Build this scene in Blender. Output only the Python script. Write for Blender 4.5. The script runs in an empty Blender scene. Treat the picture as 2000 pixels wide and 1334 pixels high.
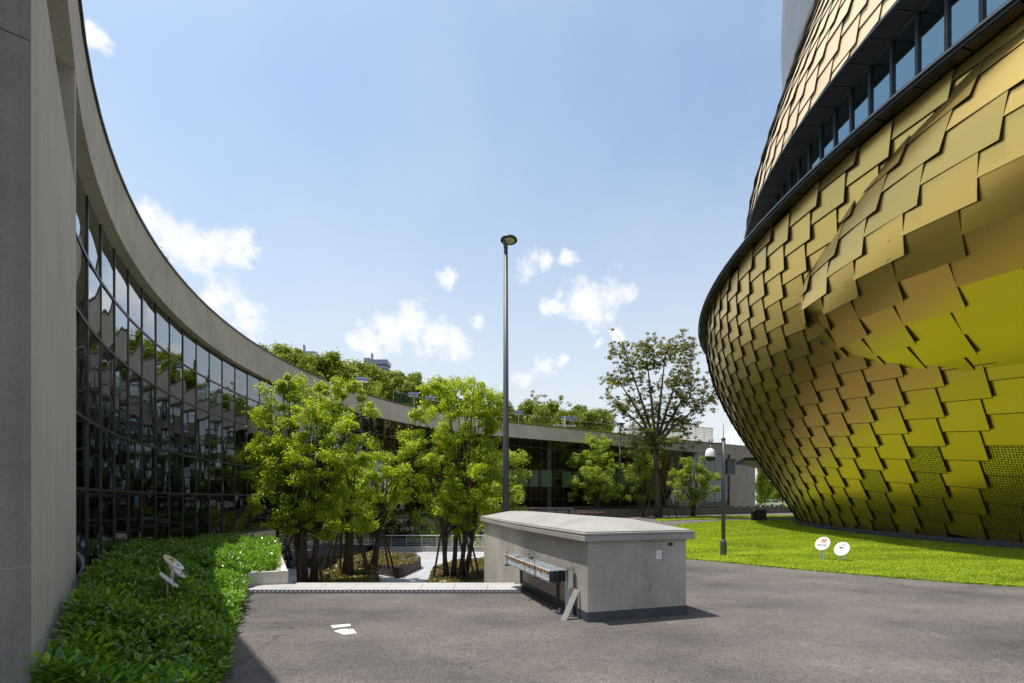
import bpy, bmesh, math, random
import numpy as np
from mathutils import Vector, Matrix
from mathutils.geometry import tessellate_polygon

# ------------------------------------------------------------------ camera, sky, sun, exposure
SC = bpy.context.scene
COL = SC.collection
F, CX, HY, H = 944.0, 1000.0, 975.0, 1.6          # focal length and horizon in photo pixels, eye height

cam_d = bpy.data.cameras.new('camera')
cam_d.sensor_width = 36; cam_d.lens = F / 2000 * 36
cam_d.shift_y = (HY - 667) / 2000
cam_d.clip_start = 0.05; cam_d.clip_end = 4000
cam = bpy.data.objects.new('camera', cam_d); COL.objects.link(cam)
cam.location = (0, 0, H); cam.rotation_euler = (math.radians(90), 0, 0)
SC.camera = cam

SUN = Vector((-0.285, 0.06, 1.0)).normalized()
sun_d = bpy.data.lights.new('sun', 'SUN'); sun_d.energy = 4.2; sun_d.angle = math.radians(0.5)
sun_d.color = (1.0, 0.955, 0.89)
sun = bpy.data.objects.new('sun', sun_d); COL.objects.link(sun)
sun.rotation_euler = SUN.to_track_quat('Z', 'Y').to_euler()

VS = SC.view_settings
VS.view_transform = 'Standard'; VS.look = 'None'; VS.gamma = 1; VS.use_curve_mapping = False
VS.exposure = 0.35

CLOUDS = [  # photo pixel x, y, angular size
 (330,465,60),(300,430,38),(375,470,50),(420,490,48),(470,490,38),(495,495,22),(440,585,52),(470,610,45),(410,590,28),(485,640,30),
 (190,85,26),(170,55,16),
 (720,660,34),(760,650,44),(805,635,46),(850,660,52),(890,670,40),(700,665,24),(930,628,20),(815,615,28),
 (880,540,22),(1030,520,34),(1065,514,24),(1105,502,20),
 (1090,600,34),(1135,590,48),(1190,580,50),(1225,575,28),(1070,605,18),(1150,615,36),
 (1060,718,26),(1020,735,20),(1095,705,16),(1210,655,18),(1170,672,14),(1435,850,22)]

def build_world():
    w = bpy.data.worlds.new('World'); SC.world = w; w.use_nodes = True
    nt = w.node_tree; nt.nodes.clear(); N = nt.nodes.new; L = nt.links.new
    out = N('ShaderNodeOutputWorld'); bg = N('ShaderNodeBackground'); L(bg.outputs[0], out.inputs[0])
    bg.inputs['Strength'].default_value = 0.15
    sky = N('ShaderNodeTexSky'); sky.sky_type = 'NISHITA'; sky.sun_disc = False
    sky.sun_elevation = math.asin(SUN.z); sky.sun_rotation = math.atan2(SUN.x, SUN.y)
    sky.air_density = 1.0; sky.dust_density = 1.6; sky.ozone_density = 2.0; sky.altitude = 30
    tc = N('ShaderNodeTexCoord')
    # fine warp of the direction so that cloud edges curl
    wn = N('ShaderNodeTexNoise'); wn.inputs['Scale'].default_value = 11; wn.inputs['Detail'].default_value = 6
    wn.inputs['Roughness'].default_value = 0.6
    L(tc.outputs['Generated'], wn.inputs['Vector'])
    sub = N('ShaderNodeVectorMath'); sub.operation = 'SUBTRACT'; sub.inputs[1].default_value = (.5, .5, .5)
    L(wn.outputs['Color'], sub.inputs[0])
    sca = N('ShaderNodeVectorMath'); sca.operation = 'SCALE'; sca.inputs['Scale'].default_value = 0.055
    L(sub.outputs[0], sca.inputs[0])
    add = N('ShaderNodeVectorMath'); add.operation = 'ADD'
    L(tc.outputs['Generated'], add.inputs[0]); L(sca.outputs[0], add.inputs[1])
    fb = N('ShaderNodeTexNoise'); fb.inputs['Scale'].default_value = 24; fb.inputs['Detail'].default_value = 9
    fb.inputs['Roughness'].default_value = 0.62
    L(tc.outputs['Generated'], fb.inputs['Vector'])
    prev = None
    rnd = random.Random(5)
    blobs = []
    for (px, py, r) in CLOUDS:
        v = Vector(((px - CX) / F, 1, (HY - py) / F)); l = v.length; v.normalize()
        blobs.append((v, r / F / l * 1.12))
    for i in range(9):       # the same kind of cumulus goes on around the rest of the sky
        a = math.radians(rnd.uniform(70, 290)); el = math.radians(rnd.uniform(9, 34))
        c = Vector((math.sin(a) * math.cos(el), math.cos(a) * math.cos(el), math.sin(el)))
        for k in range(3):
            blobs.append(((c + Vector((rnd.uniform(-.09, .09), rnd.uniform(-.09, .09), rnd.uniform(-.02, .03)))).normalized(), rnd.uniform(.05, .085)))
    for v, r in blobs:
        d = N('ShaderNodeVectorMath'); d.operation = 'DISTANCE'; d.inputs[1].default_value = v
        L(add.outputs[0], d.inputs[0])
        m = N('ShaderNodeMath'); m.operation = 'MULTIPLY_ADD'; m.inputs[1].default_value = -1 / r; m.inputs[2].default_value = 1
        L(d.outputs['Value'], m.inputs[0])
        if prev is None: prev = m
        else:
            x = N('ShaderNodeMath'); x.operation = 'SMOOTH_MAX'; x.inputs[2].default_value = 0.25
            L(prev.outputs[0], x.inputs[0]); L(m.outputs[0], x.inputs[1]); prev = x
    cl = N('ShaderNodeMath'); cl.operation = 'MAXIMUM'; cl.inputs[1].default_value = -1.2
    L(prev.outputs[0], cl.inputs[0])
    ma = N('ShaderNodeMath'); ma.operation = 'MULTIPLY_ADD'; ma.inputs[1].default_value = 2.3
    L(fb.outputs['Fac'], ma.inputs[0]); 
    off = N('ShaderNodeMath'); off.operation = 'ADD'; off.inputs[1].default_value = -1.2
    L(cl.outputs[0], off.inputs[0]); L(off.outputs[0], ma.inputs[2])
    mr = N('ShaderNodeMapRange'); mr.interpolation_type = 'SMOOTHSTEP'
    mr.inputs['From Min'].default_value = -0.02; mr.inputs['From Max'].default_value = 0.74
    mr.inputs['To Max'].default_value = 0.93
    L(ma.outputs[0], mr.inputs['Value'])
    shade = N('ShaderNodeMapRange'); shade.inputs['From Min'].default_value = 0.2; shade.inputs['From Max'].default_value = 1.1
    L(ma.outputs[0], shade.inputs['Value'])
    cc = N('ShaderNodeMixRGB'); cc.inputs[1].default_value = (5.35, 5.5, 5.7, 1); cc.inputs[2].default_value = (5.3, 5.35, 5.4, 1)
    L(shade.outputs[0], cc.inputs[0])
    # thin high veil
    ve = N('ShaderNodeTexNoise'); ve.inputs['Scale'].default_value = 2.4; ve.inputs['Detail'].default_value = 5
    L(add.outputs[0], ve.inputs['Vector'])
    vm = N('ShaderNodeMapRange'); vm.inputs['From Min'].default_value = 0.36; vm.inputs['From Max'].default_value = 0.72
    vm.inputs['To Max'].default_value = 0.34
    L(ve.outputs['Fac'], vm.inputs['Value'])
    hs = N('ShaderNodeHueSaturation'); hs.inputs['Saturation'].default_value = 0.98; hs.inputs['Value'].default_value = 1.13
    L(sky.outputs[0], hs.inputs['Color'])
    tn = N('ShaderNodeMixRGB'); tn.blend_type = 'MULTIPLY'; tn.inputs[0].default_value = 1; tn.inputs[2].default_value = (.945, 1.0, .965, 1); L(hs.outputs[0], tn.inputs[1])
    v1 = N('ShaderNodeMixRGB'); v1.inputs[2].default_value = (3.8, 4.35, 4.75, 1)
    L(vm.outputs[0], v1.inputs[0]); L(tn.outputs[0], v1.inputs[1])
    # pale haze low in the sky, the same all round
    sx = N('ShaderNodeSeparateXYZ'); L(tc.outputs['Generated'], sx.inputs[0])
    hz = N('ShaderNodeMapRange'); hz.interpolation_type = 'SMOOTHSTEP'
    hz.inputs['From Min'].default_value = -0.02; hz.inputs['From Max'].default_value = 0.70
    hz.inputs['To Min'].default_value = 0.92; hz.inputs['To Max'].default_value = 0.0
    L(sx.outputs['Z'], hz.inputs['Value'])
    h1 = N('ShaderNodeMixRGB'); h1.inputs[2].default_value = (4.45, 4.62, 4.66, 1)
    L(hz.outputs[0], h1.inputs[0]); L(v1.outputs[0], h1.inputs[1])
    mx = N('ShaderNodeMixRGB')
    L(mr.outputs[0], mx.inputs[0]); L(h1.outputs[0], mx.inputs[1]); L(cc.outputs[0], mx.inputs[2])
    L(mx.outputs[0], bg.inputs['Color'])
build_world()
SC.world.cycles.sampling_method = 'MANUAL'; SC.world.cycles.sample_map_resolution = 512
SC.cycles.max_bounces = 8; SC.cycles.transparent_max_bounces = 12
SC.cycles.caustics_reflective = False; SC.cycles.caustics_refractive = False
SC.cycles.sample_clamp_indirect = 6

# ------------------------------------------------------------------ helpers
def P(px, py, d):
    """world point at photo pixel, at depth d"""
    return Vector(((px - CX) / F * d, d, H + (HY - py) / F * d))

def gnd(px, py, z=0.0):
    d = F * (H - z) / (py - HY)
    return Vector(((px - CX) / F * d, d, z))

def tag(o, label=None, cat=None, group=None, kind=None):
    if label: o['label'] = label
    if cat: o['category'] = cat
    if group: o['group'] = group
    if kind: o['kind'] = kind
    return o

def empty(name, loc=(0, 0, 0), label=None, cat=None, group=None, kind=None, rz=0, parent=None):
    o = bpy.data.objects.new(name, None); COL.objects.link(o)
    o.location = loc; o.rotation_euler = (0, 0, rz); o.empty_display_size = .2
    if parent: o.parent = parent
    return tag(o, label, cat, group, kind)

def link(name, me, parent=None, loc=None):
    o = bpy.data.objects.new(name, me); COL.objects.link(o)
    if parent is not None: o.parent = parent
    if loc is not None: o.location = loc
    return o

def anc(parent):
    v = Vector((0, 0, 0))
    while parent is not None:
        v += Vector(parent.location); parent = parent.parent
    return v

def copy_tree(o, parent=None):
    c = o.copy(); COL.objects.link(c); c.parent = parent
    for ch in list(o.children): copy_tree(ch, c)
    return c

class MB:
    def __init__(s): s.v = []; s.f = []; s.m = []; s.cur = 0
    def add(s, vs, fs):
        b = len(s.v); s.v.extend([tuple(x) for x in vs]); s.f.extend([tuple(i + b for i in f) for f in fs]); s.m.extend([s.cur] * len(fs)); return s
    def box(s, c, size, rz=0, rx=0, ry=0):
        M = Matrix.Translation(c) @ Matrix.Rotation(rz, 4, 'Z') @ Matrix.Rotation(ry, 4, 'Y') @ Matrix.Rotation(rx, 4, 'X')
        x, y, z = [k / 2 for k in size]
        vs = [M @ Vector((a * x, b * y, c_ * z)) for c_ in (-1, 1) for b in (-1, 1) for a in (-1, 1)]
        return s.add(vs, [(0, 2, 3, 1), (4, 5, 7, 6), (0, 1, 5, 4), (2, 6, 7, 3), (0, 4, 6, 2), (1, 3, 7, 5)])
    def hexa(s, b4, t4):
        return s.add(list(b4) + list(t4), [(3, 2, 1, 0), (4, 5, 6, 7), (0, 1, 5, 4), (1, 2, 6, 5), (2, 3, 7, 6), (3, 0, 4, 7)])
    def prism(s, poly, z0, z1):
        n = len(poly); area = sum(poly[i][0] * poly[(i + 1) % n][1] - poly[(i + 1) % n][0] * poly[i][1] for i in range(n))
        if area < 0: poly = poly[::-1]
        vs = [(p[0], p[1], z0) for p in poly] + [(p[0], p[1], z1) for p in poly]
        fs = [(i, (i + 1) % n, n + (i + 1) % n, n + i) for i in range(n)]
        tri = tessellate_polygon([[Vector((p[0], p[1], 0)) for p in poly]])
        for t in tri:
            a, b, c = t
            cr = (poly[b][0] - poly[a][0]) * (poly[c][1] - poly[a][1]) - (poly[b][1] - poly[a][1]) * (poly[c][0] - poly[a][0])
            if cr < 0: a, b, c = a, c, b
            fs.append((n + a, n + b, n + c)); fs.append((a, c, b))
        return s.add(vs, fs)
    def tube(s, pts, rad, n=8, cap=True):
        pts = [Vector(p) for p in pts]
        if not hasattr(rad, '__len__'): rad = [rad] * len(pts)
        rings = []; b = len(s.v); ref = None
        for i, p in enumerate(pts):
            t = (pts[min(i + 1, len(pts) - 1)] - pts[max(i - 1, 0)])
            t = t.normalized() if t.length > 1e-9 else Vector((0, 0, 1))
            if ref is None or abs(ref.dot(t)) > .95: ref = Vector((1, 0, 0)) if abs(t.x) < .8 else Vector((0, 1, 0))
            u = t.cross(ref).normalized(); w = t.cross(u); ref = -w
            for k in range(n):
                a = 2 * math.pi * k / n
                s.v.append(tuple(p + (u * math.cos(a) + w * math.sin(a)) * rad[i]))
        for i in range(len(pts) - 1):
            for k in range(n):
                a, c = b + i * n + k, b + i * n + (k + 1) % n
                s.f.append((a, a + n, c + n, c)); s.m.append(s.cur)
        if cap:
            s.f.append(tuple(b + k for k in range(n))); s.m.append(s.cur)
            s.f.append(tuple(b + (len(pts) - 1) * n + k for k in range(n - 1, -1, -1))); s.m.append(s.cur)
        return s
    def lathe(s, prof, c=(0, 0, 0), n=24, M=None):
        b = len(s.v); c = Vector(c)
        for r, z in prof:
            for k in range(n):
                a = 2 * math.pi * k / n
                p = Vector((r * math.cos(a), r * math.sin(a), z))
                if M is not None: p = M @ p
                s.v.append(tuple(p + c))
        for i in range(len(prof) - 1):
            for k in range(n):
                a, d = b + i * n + k, b + i * n + (k + 1) % n
                s.f.append((a, d, d + n, a + n)); s.m.append(s.cur)
        s.f.append(tuple(b + k for k in range(n - 1, -1, -1))); s.m.append(s.cur)
        s.f.append(tuple(b + (len(prof) - 1) * n + k for k in range(n))); s.m.append(s.cur)
        return s
    def build(s, name, mat, parent=None, smooth=False, world=True, bevel=0):
        me = bpy.data.meshes.new(name); me.from_pydata(s.v, [], s.f)
        for m in (mat if isinstance(mat, (list, tuple)) else [mat]): me.materials.append(m)
        if isinstance(mat, (list, tuple)): me.polygons.foreach_set('material_index', s.m)
        if smooth: me.polygons.foreach_set('use_smooth', [True] * len(me.polygons))
        me.update()
        o = link(name, me, parent)
        if parent is not None and world: o.location = -anc(parent)
        if bevel:
            m = o.modifiers.new('bevel', 'BEVEL'); m.width = bevel; m.segments = 2; m.limit_method = 'ANGLE'
        return o

def quads_mesh(name, V, mat):
    """V: (N,k,3) array, one k-gon per row"""
    n, k, _ = V.shape
    me = bpy.data.meshes.new(name)
    me.vertices.add(n * k); me.vertices.foreach_set('co', V.reshape(-1).astype(np.float32))
    me.loops.add(n * k); me.loops.foreach_set('vertex_index', np.arange(n * k, dtype=np.int32))
    me.polygons.add(n); me.polygons.foreach_set('loop_start', np.arange(0, n * k, k, dtype=np.int32))
    me.polygons.foreach_set('loop_total', np.full(n, k, dtype=np.int32))
    me.update(calc_edges=True); me.materials.append(mat); return me

# ------------------------------------------------------------------ materials
class NT:
    def __init__(s, name):
        s.m = bpy.data.materials.new(name); s.m.use_nodes = True; s.nt = s.m.node_tree
        s.nt.nodes.clear(); s.out = s.N('ShaderNodeOutputMaterial')
    def N(s, t, **kw):
        n = s.nt.nodes.new(t)
        for k, v in kw.items():
            if k in n.inputs: n.inputs[k].default_value = v
            else: setattr(n, k, v)
        return n
    def L(s, a, b): s.nt.links.new(a, b)
    def coord(s, kind='Object', scale=(1, 1, 1)):
        if kind == 'Position': g = s.N('ShaderNodeNewGeometry').outputs['Position']
        else: g = s.N('ShaderNodeTexCoord').outputs[kind]
        mp = s.N('ShaderNodeMapping'); mp.inputs['Scale'].default_value = scale; s.L(g, mp.inputs['Vector']); return mp.outputs[0]
    def noise(s, vec, scale, detail=6, rough=.6):
        n = s.N('ShaderNodeTexNoise', Scale=scale, Detail=detail, Roughness=rough); s.L(vec, n.inputs['Vector']); return n.outputs['Fac']
    def ramp(s, fac, stops):
        r = s.N('ShaderNodeValToRGB'); e = r.color_ramp.elements
        while len(e) < len(stops): e.new(.5)
        for i, (p, c) in enumerate(stops): e[i].position = p; e[i].color = (*c, 1) if len(c) == 3 else c
        s.L(fac, r.inputs[0]); return r.outputs[0]
    def mix(s, a, b, fac, mode='MIX'):
        m = s.N('ShaderNodeMixRGB', blend_type=mode)
        for sock, v in ((m.inputs[1], a), (m.inputs[2], b), (m.inputs[0], fac)):
            if isinstance(v, bpy.types.NodeSocket): s.L(v, sock)
            elif isinstance(v, (int, float)): sock.default_value = v
            else: sock.default_value = (*v, 1)
        return m.outputs[0]
    def bump(s, h, strength=.3, dist=.01, normal=None):
        b = s.N('ShaderNodeBump', Strength=strength, Distance=dist); s.L(h, b.inputs['Height'])
        if normal is not None: s.L(normal, b.inputs['Normal'])
        return b.outputs[0]
    def pbr(s, color, rough=.6, metal=0, normal=None, spec=.5):
        p = s.N('ShaderNodeBsdfPrincipled')
        for k, v in (('Base Color', color), ('Roughness', rough), ('Metallic', metal), ('Specular IOR Level', spec)):
            if isinstance(v, bpy.types.NodeSocket): s.L(v, p.inputs[k])
            elif k == 'Base Color': p.inputs[k].default_value = (*v, 1)
            else: p.inputs[k].default_value = v
        if normal is not None: s.L(normal, p.inputs['Normal'])
        s.p = p; s.L(p.outputs[0], s.out.inputs[0]); return s.m

def plain(name, col, rough=.5, metal=0, var=.12, scale=6, bump=0, coord='Object', spec=.5):
    t = NT(name); v = t.coord(coord); n = t.noise(v, scale)
    a = tuple(c * (1 - var) for c in col); b = tuple(min(1, c * (1 + var)) for c in col)
    c = t.ramp(n, [(.3, a), (.7, b)])
    nm = t.bump(t.noise(v, scale * 8), bump, .004) if bump else None
    return t.pbr(c, rough, metal, nm, spec)

def concrete(name, base, streak=.13, blot=.15, rough=.85, mott=.35, drip=.4):
    t = NT(name); v = t.coord('Position')
    vs = t.coord('Position', (5, 5, .12))
    c = t.mix(tuple(b * (1 - blot) for b in base), tuple(b * (1 + blot) for b in base), t.ramp(t.noise(v, .9, 8, .65), [(.3, (0, 0, 0)), (.7, (1, 1, 1))]))
    st = t.ramp(t.noise(vs, 2.2, 6, .6), [(.35, (1 - streak,) * 3), (.6, (1, 1, 1))])
    c = t.mix(c, st, 1.0, 'MULTIPLY')
    sp = t.ramp(t.noise(v, 42, 3, .6), [(.36, (.72, .72, .72)), (.48, (1, 1, 1))])
    c = t.mix(c, sp, .40, 'MULTIPLY')
    # mottled dark specks and long drip stains
    mo = t.ramp(t.noise(t.coord('Position', (1.6, 1.6, 1)), 3.4, 9, .72), [(.57, (1, 1, 1)), (.66, (.70, .69, .67)), (.74, (.52, .51, .50))])
    c = t.mix(c, mo, mott, 'MULTIPLY')
    dr = t.ramp(t.noise(t.coord('Position', (9, 9, .22)), 1.4, 5, .7), [(.62, (1, 1, 1)), (.74, (.72, .71, .69))])
    c = t.mix(c, dr, drip, 'MULTIPLY')
    return t.pbr(c, rough, 0, t.bump(t.noise(v, 60, 6, .7), .25, .004), .3)

def mat_scuff():
    t = NT('worn_scuff'); v = t.coord('Position'); n = t.noise(v, 26, 6, .75)
    t.pbr(t.ramp(n, [(.3, (.24, .21, .18)), (.7, (.40, .36, .31))]), .9)
    tr = t.N('ShaderNodeBsdfTransparent'); mx = t.N('ShaderNodeMixShader')
    t.L(t.ramp(t.noise(v, 34, 6, .8), [(.50, (1, 1, 1)), (.60, (.25, .25, .25))]), mx.inputs[0]); t.L(t.p.outputs[0], mx.inputs[1]); t.L(tr.outputs[0], mx.inputs[2]); t.L(mx.outputs[0], t.out.inputs[0]); return t.m
def mat_asphalt():
    t = NT('asphalt'); v = t.coord('Position')
    vo = t.N('ShaderNodeTexVoronoi', Scale=150.0); t.L(v, vo.inputs['Vector'])
    grain = t.ramp(vo.outputs['Color'], [(0.12, (.07, .062, .058)), (.55, (.135, .121, .113)), (.88, (.215, .195, .18))])
    big = t.ramp(t.noise(t.coord('Position', (1, 1.6, 1)), .42, 6, .6), [(.30, (.62, .61, .62)), (.46, (.95, .94, .94)), (.66, (1.38, 1.33, 1.27))])
    c = t.mix(grain, big, 1, 'MULTIPLY')
    fine = t.ramp(t.noise(v, 11, 5, .7), [(.3, (.82, .82, .82)), (.7, (1.15, 1.15, 1.15))])
    c = t.mix(c, fine, 1, 'MULTIPLY')
    # pale scuffs
    sc = t.ramp(t.noise(t.coord('Position', (3.2, 1.1, 1)), 2.3, 9, .75), [(.66, (0, 0, 0)), (.72, (1, 1, 1))])
    c = t.mix(c, (.3, .27, .24), t.mix((0, 0, 0), (.28, .28, .28), sc))
    # old oil and tyre stains, and hairline cracks
    st = t.ramp(t.noise(t.coord('Position', (.9, 2.2, 1)), .75, 7, .62), [(.24, (.58, .58, .59)), (.36, (1, 1, 1))])
    c = t.mix(c, st, .8, 'MULTIPLY')
    cv = t.N('ShaderNodeTexVoronoi', Scale=.33); cv.feature = 'DISTANCE_TO_EDGE'
    wv = t.N('ShaderNodeVectorMath', operation='ADD'); nz = t.N('ShaderNodeTexNoise', Scale=1.7, Detail=6.0); t.L(v, nz.inputs['Vector']); t.L(v, wv.inputs[0]); t.L(nz.outputs['Color'], wv.inputs[1]); t.L(wv.outputs[0], cv.inputs['Vector'])
    ck = t.ramp(cv.outputs['Distance'], [(.0, (.45, .45, .45)), (.0035, (1, 1, 1))])
    gate = t.ramp(t.noise(v, .5, 2), [(.52, (0, 0, 0)), (.58, (1, 1, 1))])
    c = t.mix(c, t.mix((1, 1, 1), ck, gate), 1, 'MULTIPLY')
    return t.pbr(c, .92, 0, t.bump(vo.outputs['Distance'], .9, .006), .25)

def mat_lawn():
    t = NT('lawn_turf'); v = t.coord('Position')
    c = t.ramp(t.noise(t.coord('Position', (.6, 1.5, 1)), 1.1, 7, .65), [(.26, (.12, .21, .016)), (.48, (.23, .32, .022)), (.66, (.35, .40, .04)), (.8, (.42, .40, .08))])
    c = t.mix(c, t.ramp(t.noise(v, 36, 4, .7), [(.3, (.6, .6, .6)), (.7, (1.3, 1.3, 1.3))]), 1, 'MULTIPLY')
    return t.pbr(c, .9, 0, t.bump(t.noise(v, 60, 4, .8), .8, .02), .15)

def mat_leaf(name, c0, c1, c2, trans=.45, rough=.38, spec=.4, yellow=None, vary=(.75, 1.2, 1.3)):
    t = NT(name)
    g = t.N('ShaderNodeNewGeometry')
    stops = [(0, c0), (.55, c1), (1, c2)]
    if yellow: stops = [(0, c0), (.5, c1), (.9, c2), (.94, yellow)]
    c = t.ramp(g.outputs['Random Per Island'], stops)
    n = t.noise(t.coord('Position', (.7, 1.5, 1)), vary[2], 4)
    c = t.mix(c, t.ramp(n, [(.3, (vary[0], vary[0] * 1.06, vary[0] * 1.06)), (.7, (vary[1], vary[1] * .96, vary[1] * .92))]), 1, 'MULTIPLY')
    t.pbr(c, rough, 0, None, spec)
    tr = t.N('ShaderNodeBsdfTranslucent')
    t.L(t.mix(c, (1.5, 1.35, .45), 1, 'MULTIPLY'), tr.inputs['Color'])
    mx = t.N('ShaderNodeMixShader'); mx.inputs[0].default_value = trans
    t.L(t.p.outputs[0], mx.inputs[1]); t.L(tr.outputs[0], mx.inputs[2]); t.L(mx.outputs[0], t.out.inputs[0])
    return t.m

def mat_glass(name, tint=(.10, .13, .125), refl=(.86, .91, .93), ior=2.2, wave=.17, wscale=.9):
    t = NT(name)
    oi = t.N('ShaderNodeObjectInfo')
    geo = t.N('ShaderNodeNewGeometry')
    av = t.N('ShaderNodeVectorMath', operation='MULTIPLY_ADD'); av.inputs[1].default_value = (1, 1, .45)
    co = t.N('ShaderNodeCombineXYZ')
    ml = t.N('ShaderNodeMath', operation='MULTIPLY'); ml.inputs[1].default_value = 90
    t.L(oi.outputs['Random'], ml.inputs[0])
    for i in range(3): t.L(ml.outputs[0], co.inputs[i])
    t.L(geo.outputs['Position'], av.inputs[0]); t.L(co.outputs[0], av.inputs[2])
    h = t.noise(av.outputs[0], wscale, 1.5, .4)
    b = t.N('ShaderNodeBump', Strength=wave, Distance=.05); t.L(h, b.inputs['Height'])
    gl = t.N('ShaderNodeBsdfGlossy', Roughness=0.015); gl.inputs['Color'].default_value = (*refl, 1)
    t.L(b.outputs[0], gl.inputs['Normal'])
    tr = t.N('ShaderNodeBsdfTransparent'); tr.inputs['Color'].default_value = (*tint, 1)
    # Schlick reflectance, the same from either side of the pane
    dt = t.N('ShaderNodeVectorMath', operation='DOT_PRODUCT'); t.L(geo.outputs['Incoming'], dt.inputs[0]); t.L(geo.outputs['Normal'], dt.inputs[1])
    ab = t.N('ShaderNodeMath', operation='ABSOLUTE'); t.L(dt.outputs['Value'], ab.inputs[0])
    on = t.N('ShaderNodeMath', operation='SUBTRACT'); on.inputs[0].default_value = 1; t.L(ab.outputs[0], on.inputs[1])
    pw = t.N('ShaderNodeMath', operation='POWER'); pw.inputs[1].default_value = 3.2; t.L(on.outputs[0], pw.inputs[0])
    f0 = ((ior - 1) / (ior + 1)) ** 2
    fr = t.N('ShaderNodeMath', operation='MULTIPLY_ADD'); fr.inputs[1].default_value = 1 - f0; fr.inputs[2].default_value = f0; t.L(pw.outputs[0], fr.inputs[0])
    mx = t.N('ShaderNodeMixShader'); t.L(fr.outputs[0], mx.inputs[0]); t.L(tr.outputs[0], mx.inputs[1]); t.L(gl.outputs[0], mx.inputs[2])
    t.L(mx.outputs[0], t.out.inputs[0]); return t.m

def mat_gold(name, col, rough=.3, perf=False, metal=.94):
    t = NT(name); oi = t.N('ShaderNodeObjectInfo')
    c = t.mix(tuple(x * .93 for x in col), tuple(min(1, x * 1.05) for x in col), oi.outputs['Random'])
    v = t.coord('Position')
    sm = t.noise(v, .8, 1, .4)
    r = t.N('ShaderNodeMath', operation='MULTIPLY_ADD'); r.inputs[1].default_value = .05; r.inputs[2].default_value = rough
    t.L(sm, r.inputs[0])
    nm = t.bump(t.noise(v, .55, 1, .4), .06, .05)
    t.pbr(c, r.outputs[0], metal, nm)
    if perf:
        uv = t.N('ShaderNodeTexCoord').outputs['UV']
        mp = t.N('ShaderNodeMapping'); mp.inputs['Scale'].default_value = (17, 14, 1); t.L(uv, mp.inputs['Vector'])
        vo = t.N('ShaderNodeTexVoronoi', Scale=1.0, Randomness=.28); vo.voronoi_dimensions = '2D'; t.L(mp.outputs[0], vo.inputs['Vector'])
        hole = t.N('ShaderNodeMath', operation='LESS_THAN'); hole.inputs[1].default_value = .31
        t.L(vo.outputs['Distance'], hole.inputs[0])
        tr = t.N('ShaderNodeBsdfTransparent'); mx = t.N('ShaderNodeMixShader')
        t.L(hole.outputs[0], mx.inputs[0]); t.L(t.p.outputs[0], mx.inputs[1]); t.L(tr.outputs[0], mx.inputs[2]); t.L(mx.outputs[0], t.out.inputs[0])
    return t.m

def mat_bark(name, c):
    t = NT(name); v = t.coord('Position', (6, 6, 1.2)); n = t.noise(v, 5, 7, .7)
    return t.pbr(t.ramp(n, [(.3, tuple(x * .5 for x in c)), (.7, tuple(x * 1.4 for x in c))]), .9, 0, t.bump(n, .8, .02), .2)

M = {}
M['asphalt'] = mat_asphalt()
M['lawn'] = mat_lawn(); M['scuff'] = mat_scuff()
M['conc'] = concrete('fair_faced_concrete', (.68, .625, .54))
M['conc_near'] = concrete('board_marked_concrete', (.66, .61, .54), .10, .08, mott=.18, drip=.6)
M['conc_side'] = concrete('dark_and_shade_toned_concrete', (.25, .235, .208), .12, .2)  # carries the return wall's shade in its colour; also on the low wall
M['conc_hut'] = concrete('grey_rendered_concrete', (.39, .36, .316), .05, .24, mott=.85, drip=.25)
M['conc_cap'] = concrete('pale_cast_concrete', (.335, .318, .288), .08, .16)
M['stone'] = concrete('white_granite', (.42, .41, .39), .05, .1, .7)
M['paving'] = concrete('pale_paving', (.42, .43, .44), .05, .16, .7)
M['rock'] = concrete('rough_dark_stone', (.12, .118, .115), .25, .4)
M['darkbase'] = plain('dark_grey_paint', (.05, .054, .062), .6, 0, .25, 5, .2)
M['frame'] = plain('dark_anodised_frame', (.085, .08, .076), .42, .6, .1, 4)
M['frame2'] = plain('charcoal_metal', (.045, .046, .05), .4, .5, .15, 3)
M['ledge'] = plain('black_ledge_metal', (.02, .022, .024), .38, .5, .2, 2)
M['fascia'] = plain('grey_fascia_metal', (.16, .165, .17), .35, .8, .1, 2)
M['crown'] = plain('pale_grey_cladding', (.24, .25, .25), .45, .4, .08, 1)
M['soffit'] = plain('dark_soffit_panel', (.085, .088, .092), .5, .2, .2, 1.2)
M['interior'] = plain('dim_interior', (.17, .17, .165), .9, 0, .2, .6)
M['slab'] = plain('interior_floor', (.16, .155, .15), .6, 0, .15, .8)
M['blind'] = plain('pale_roller_blind', (.62, .68, .6), .9, 0, .08, 3)
M['glass'] = mat_glass('curtain_wall_glass', (.10, .13, .135), (.90, .95, 1.0))
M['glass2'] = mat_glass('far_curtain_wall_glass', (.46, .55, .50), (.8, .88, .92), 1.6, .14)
M['teal'] = mat_glass('teal_ribbon_glass', (.14, .42, .48), (.62, .90, 1.0), 3.6, .10)
M['bal'] = mat_glass('clear_balustrade_glass', (.9, .94, .93), (.9, .95, .95), 1.45, 0)
M['gold'] = mat_gold('gold_anodised_panel', (.76, .515, .14), .27)
M['goldU'] = mat_gold('champagne_gold_panel', (.95, .72, .43), .42, metal=.35)
M['goldP'] = mat_gold('perforated_gold_panel', (.62, .46, .13), .36, True)
M['behind'] = plain('dark_backing_and_edge_shade', (.03, .028, .02), .8, 0, .2, 2)  # also colours the painted shadow line along the scales' bottom edges
M['pole'] = plain('grey_painted_steel', (.062, .065, .07), .5, .0, .12, 4)
M['white'] = plain('white_enamel', (.78, .78, .77), .35, 0, .04, 8)
M['black'] = plain('black_plastic', (.012, .012, .014), .3, 0, .2, 8)
M['steel'] = plain('brushed_stainless', (.62, .62, .6), .28, .95, .08, 12)
M['alu'] = plain('mill_aluminium', (.72, .74, .76), .34, .85, .12, 9)
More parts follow.
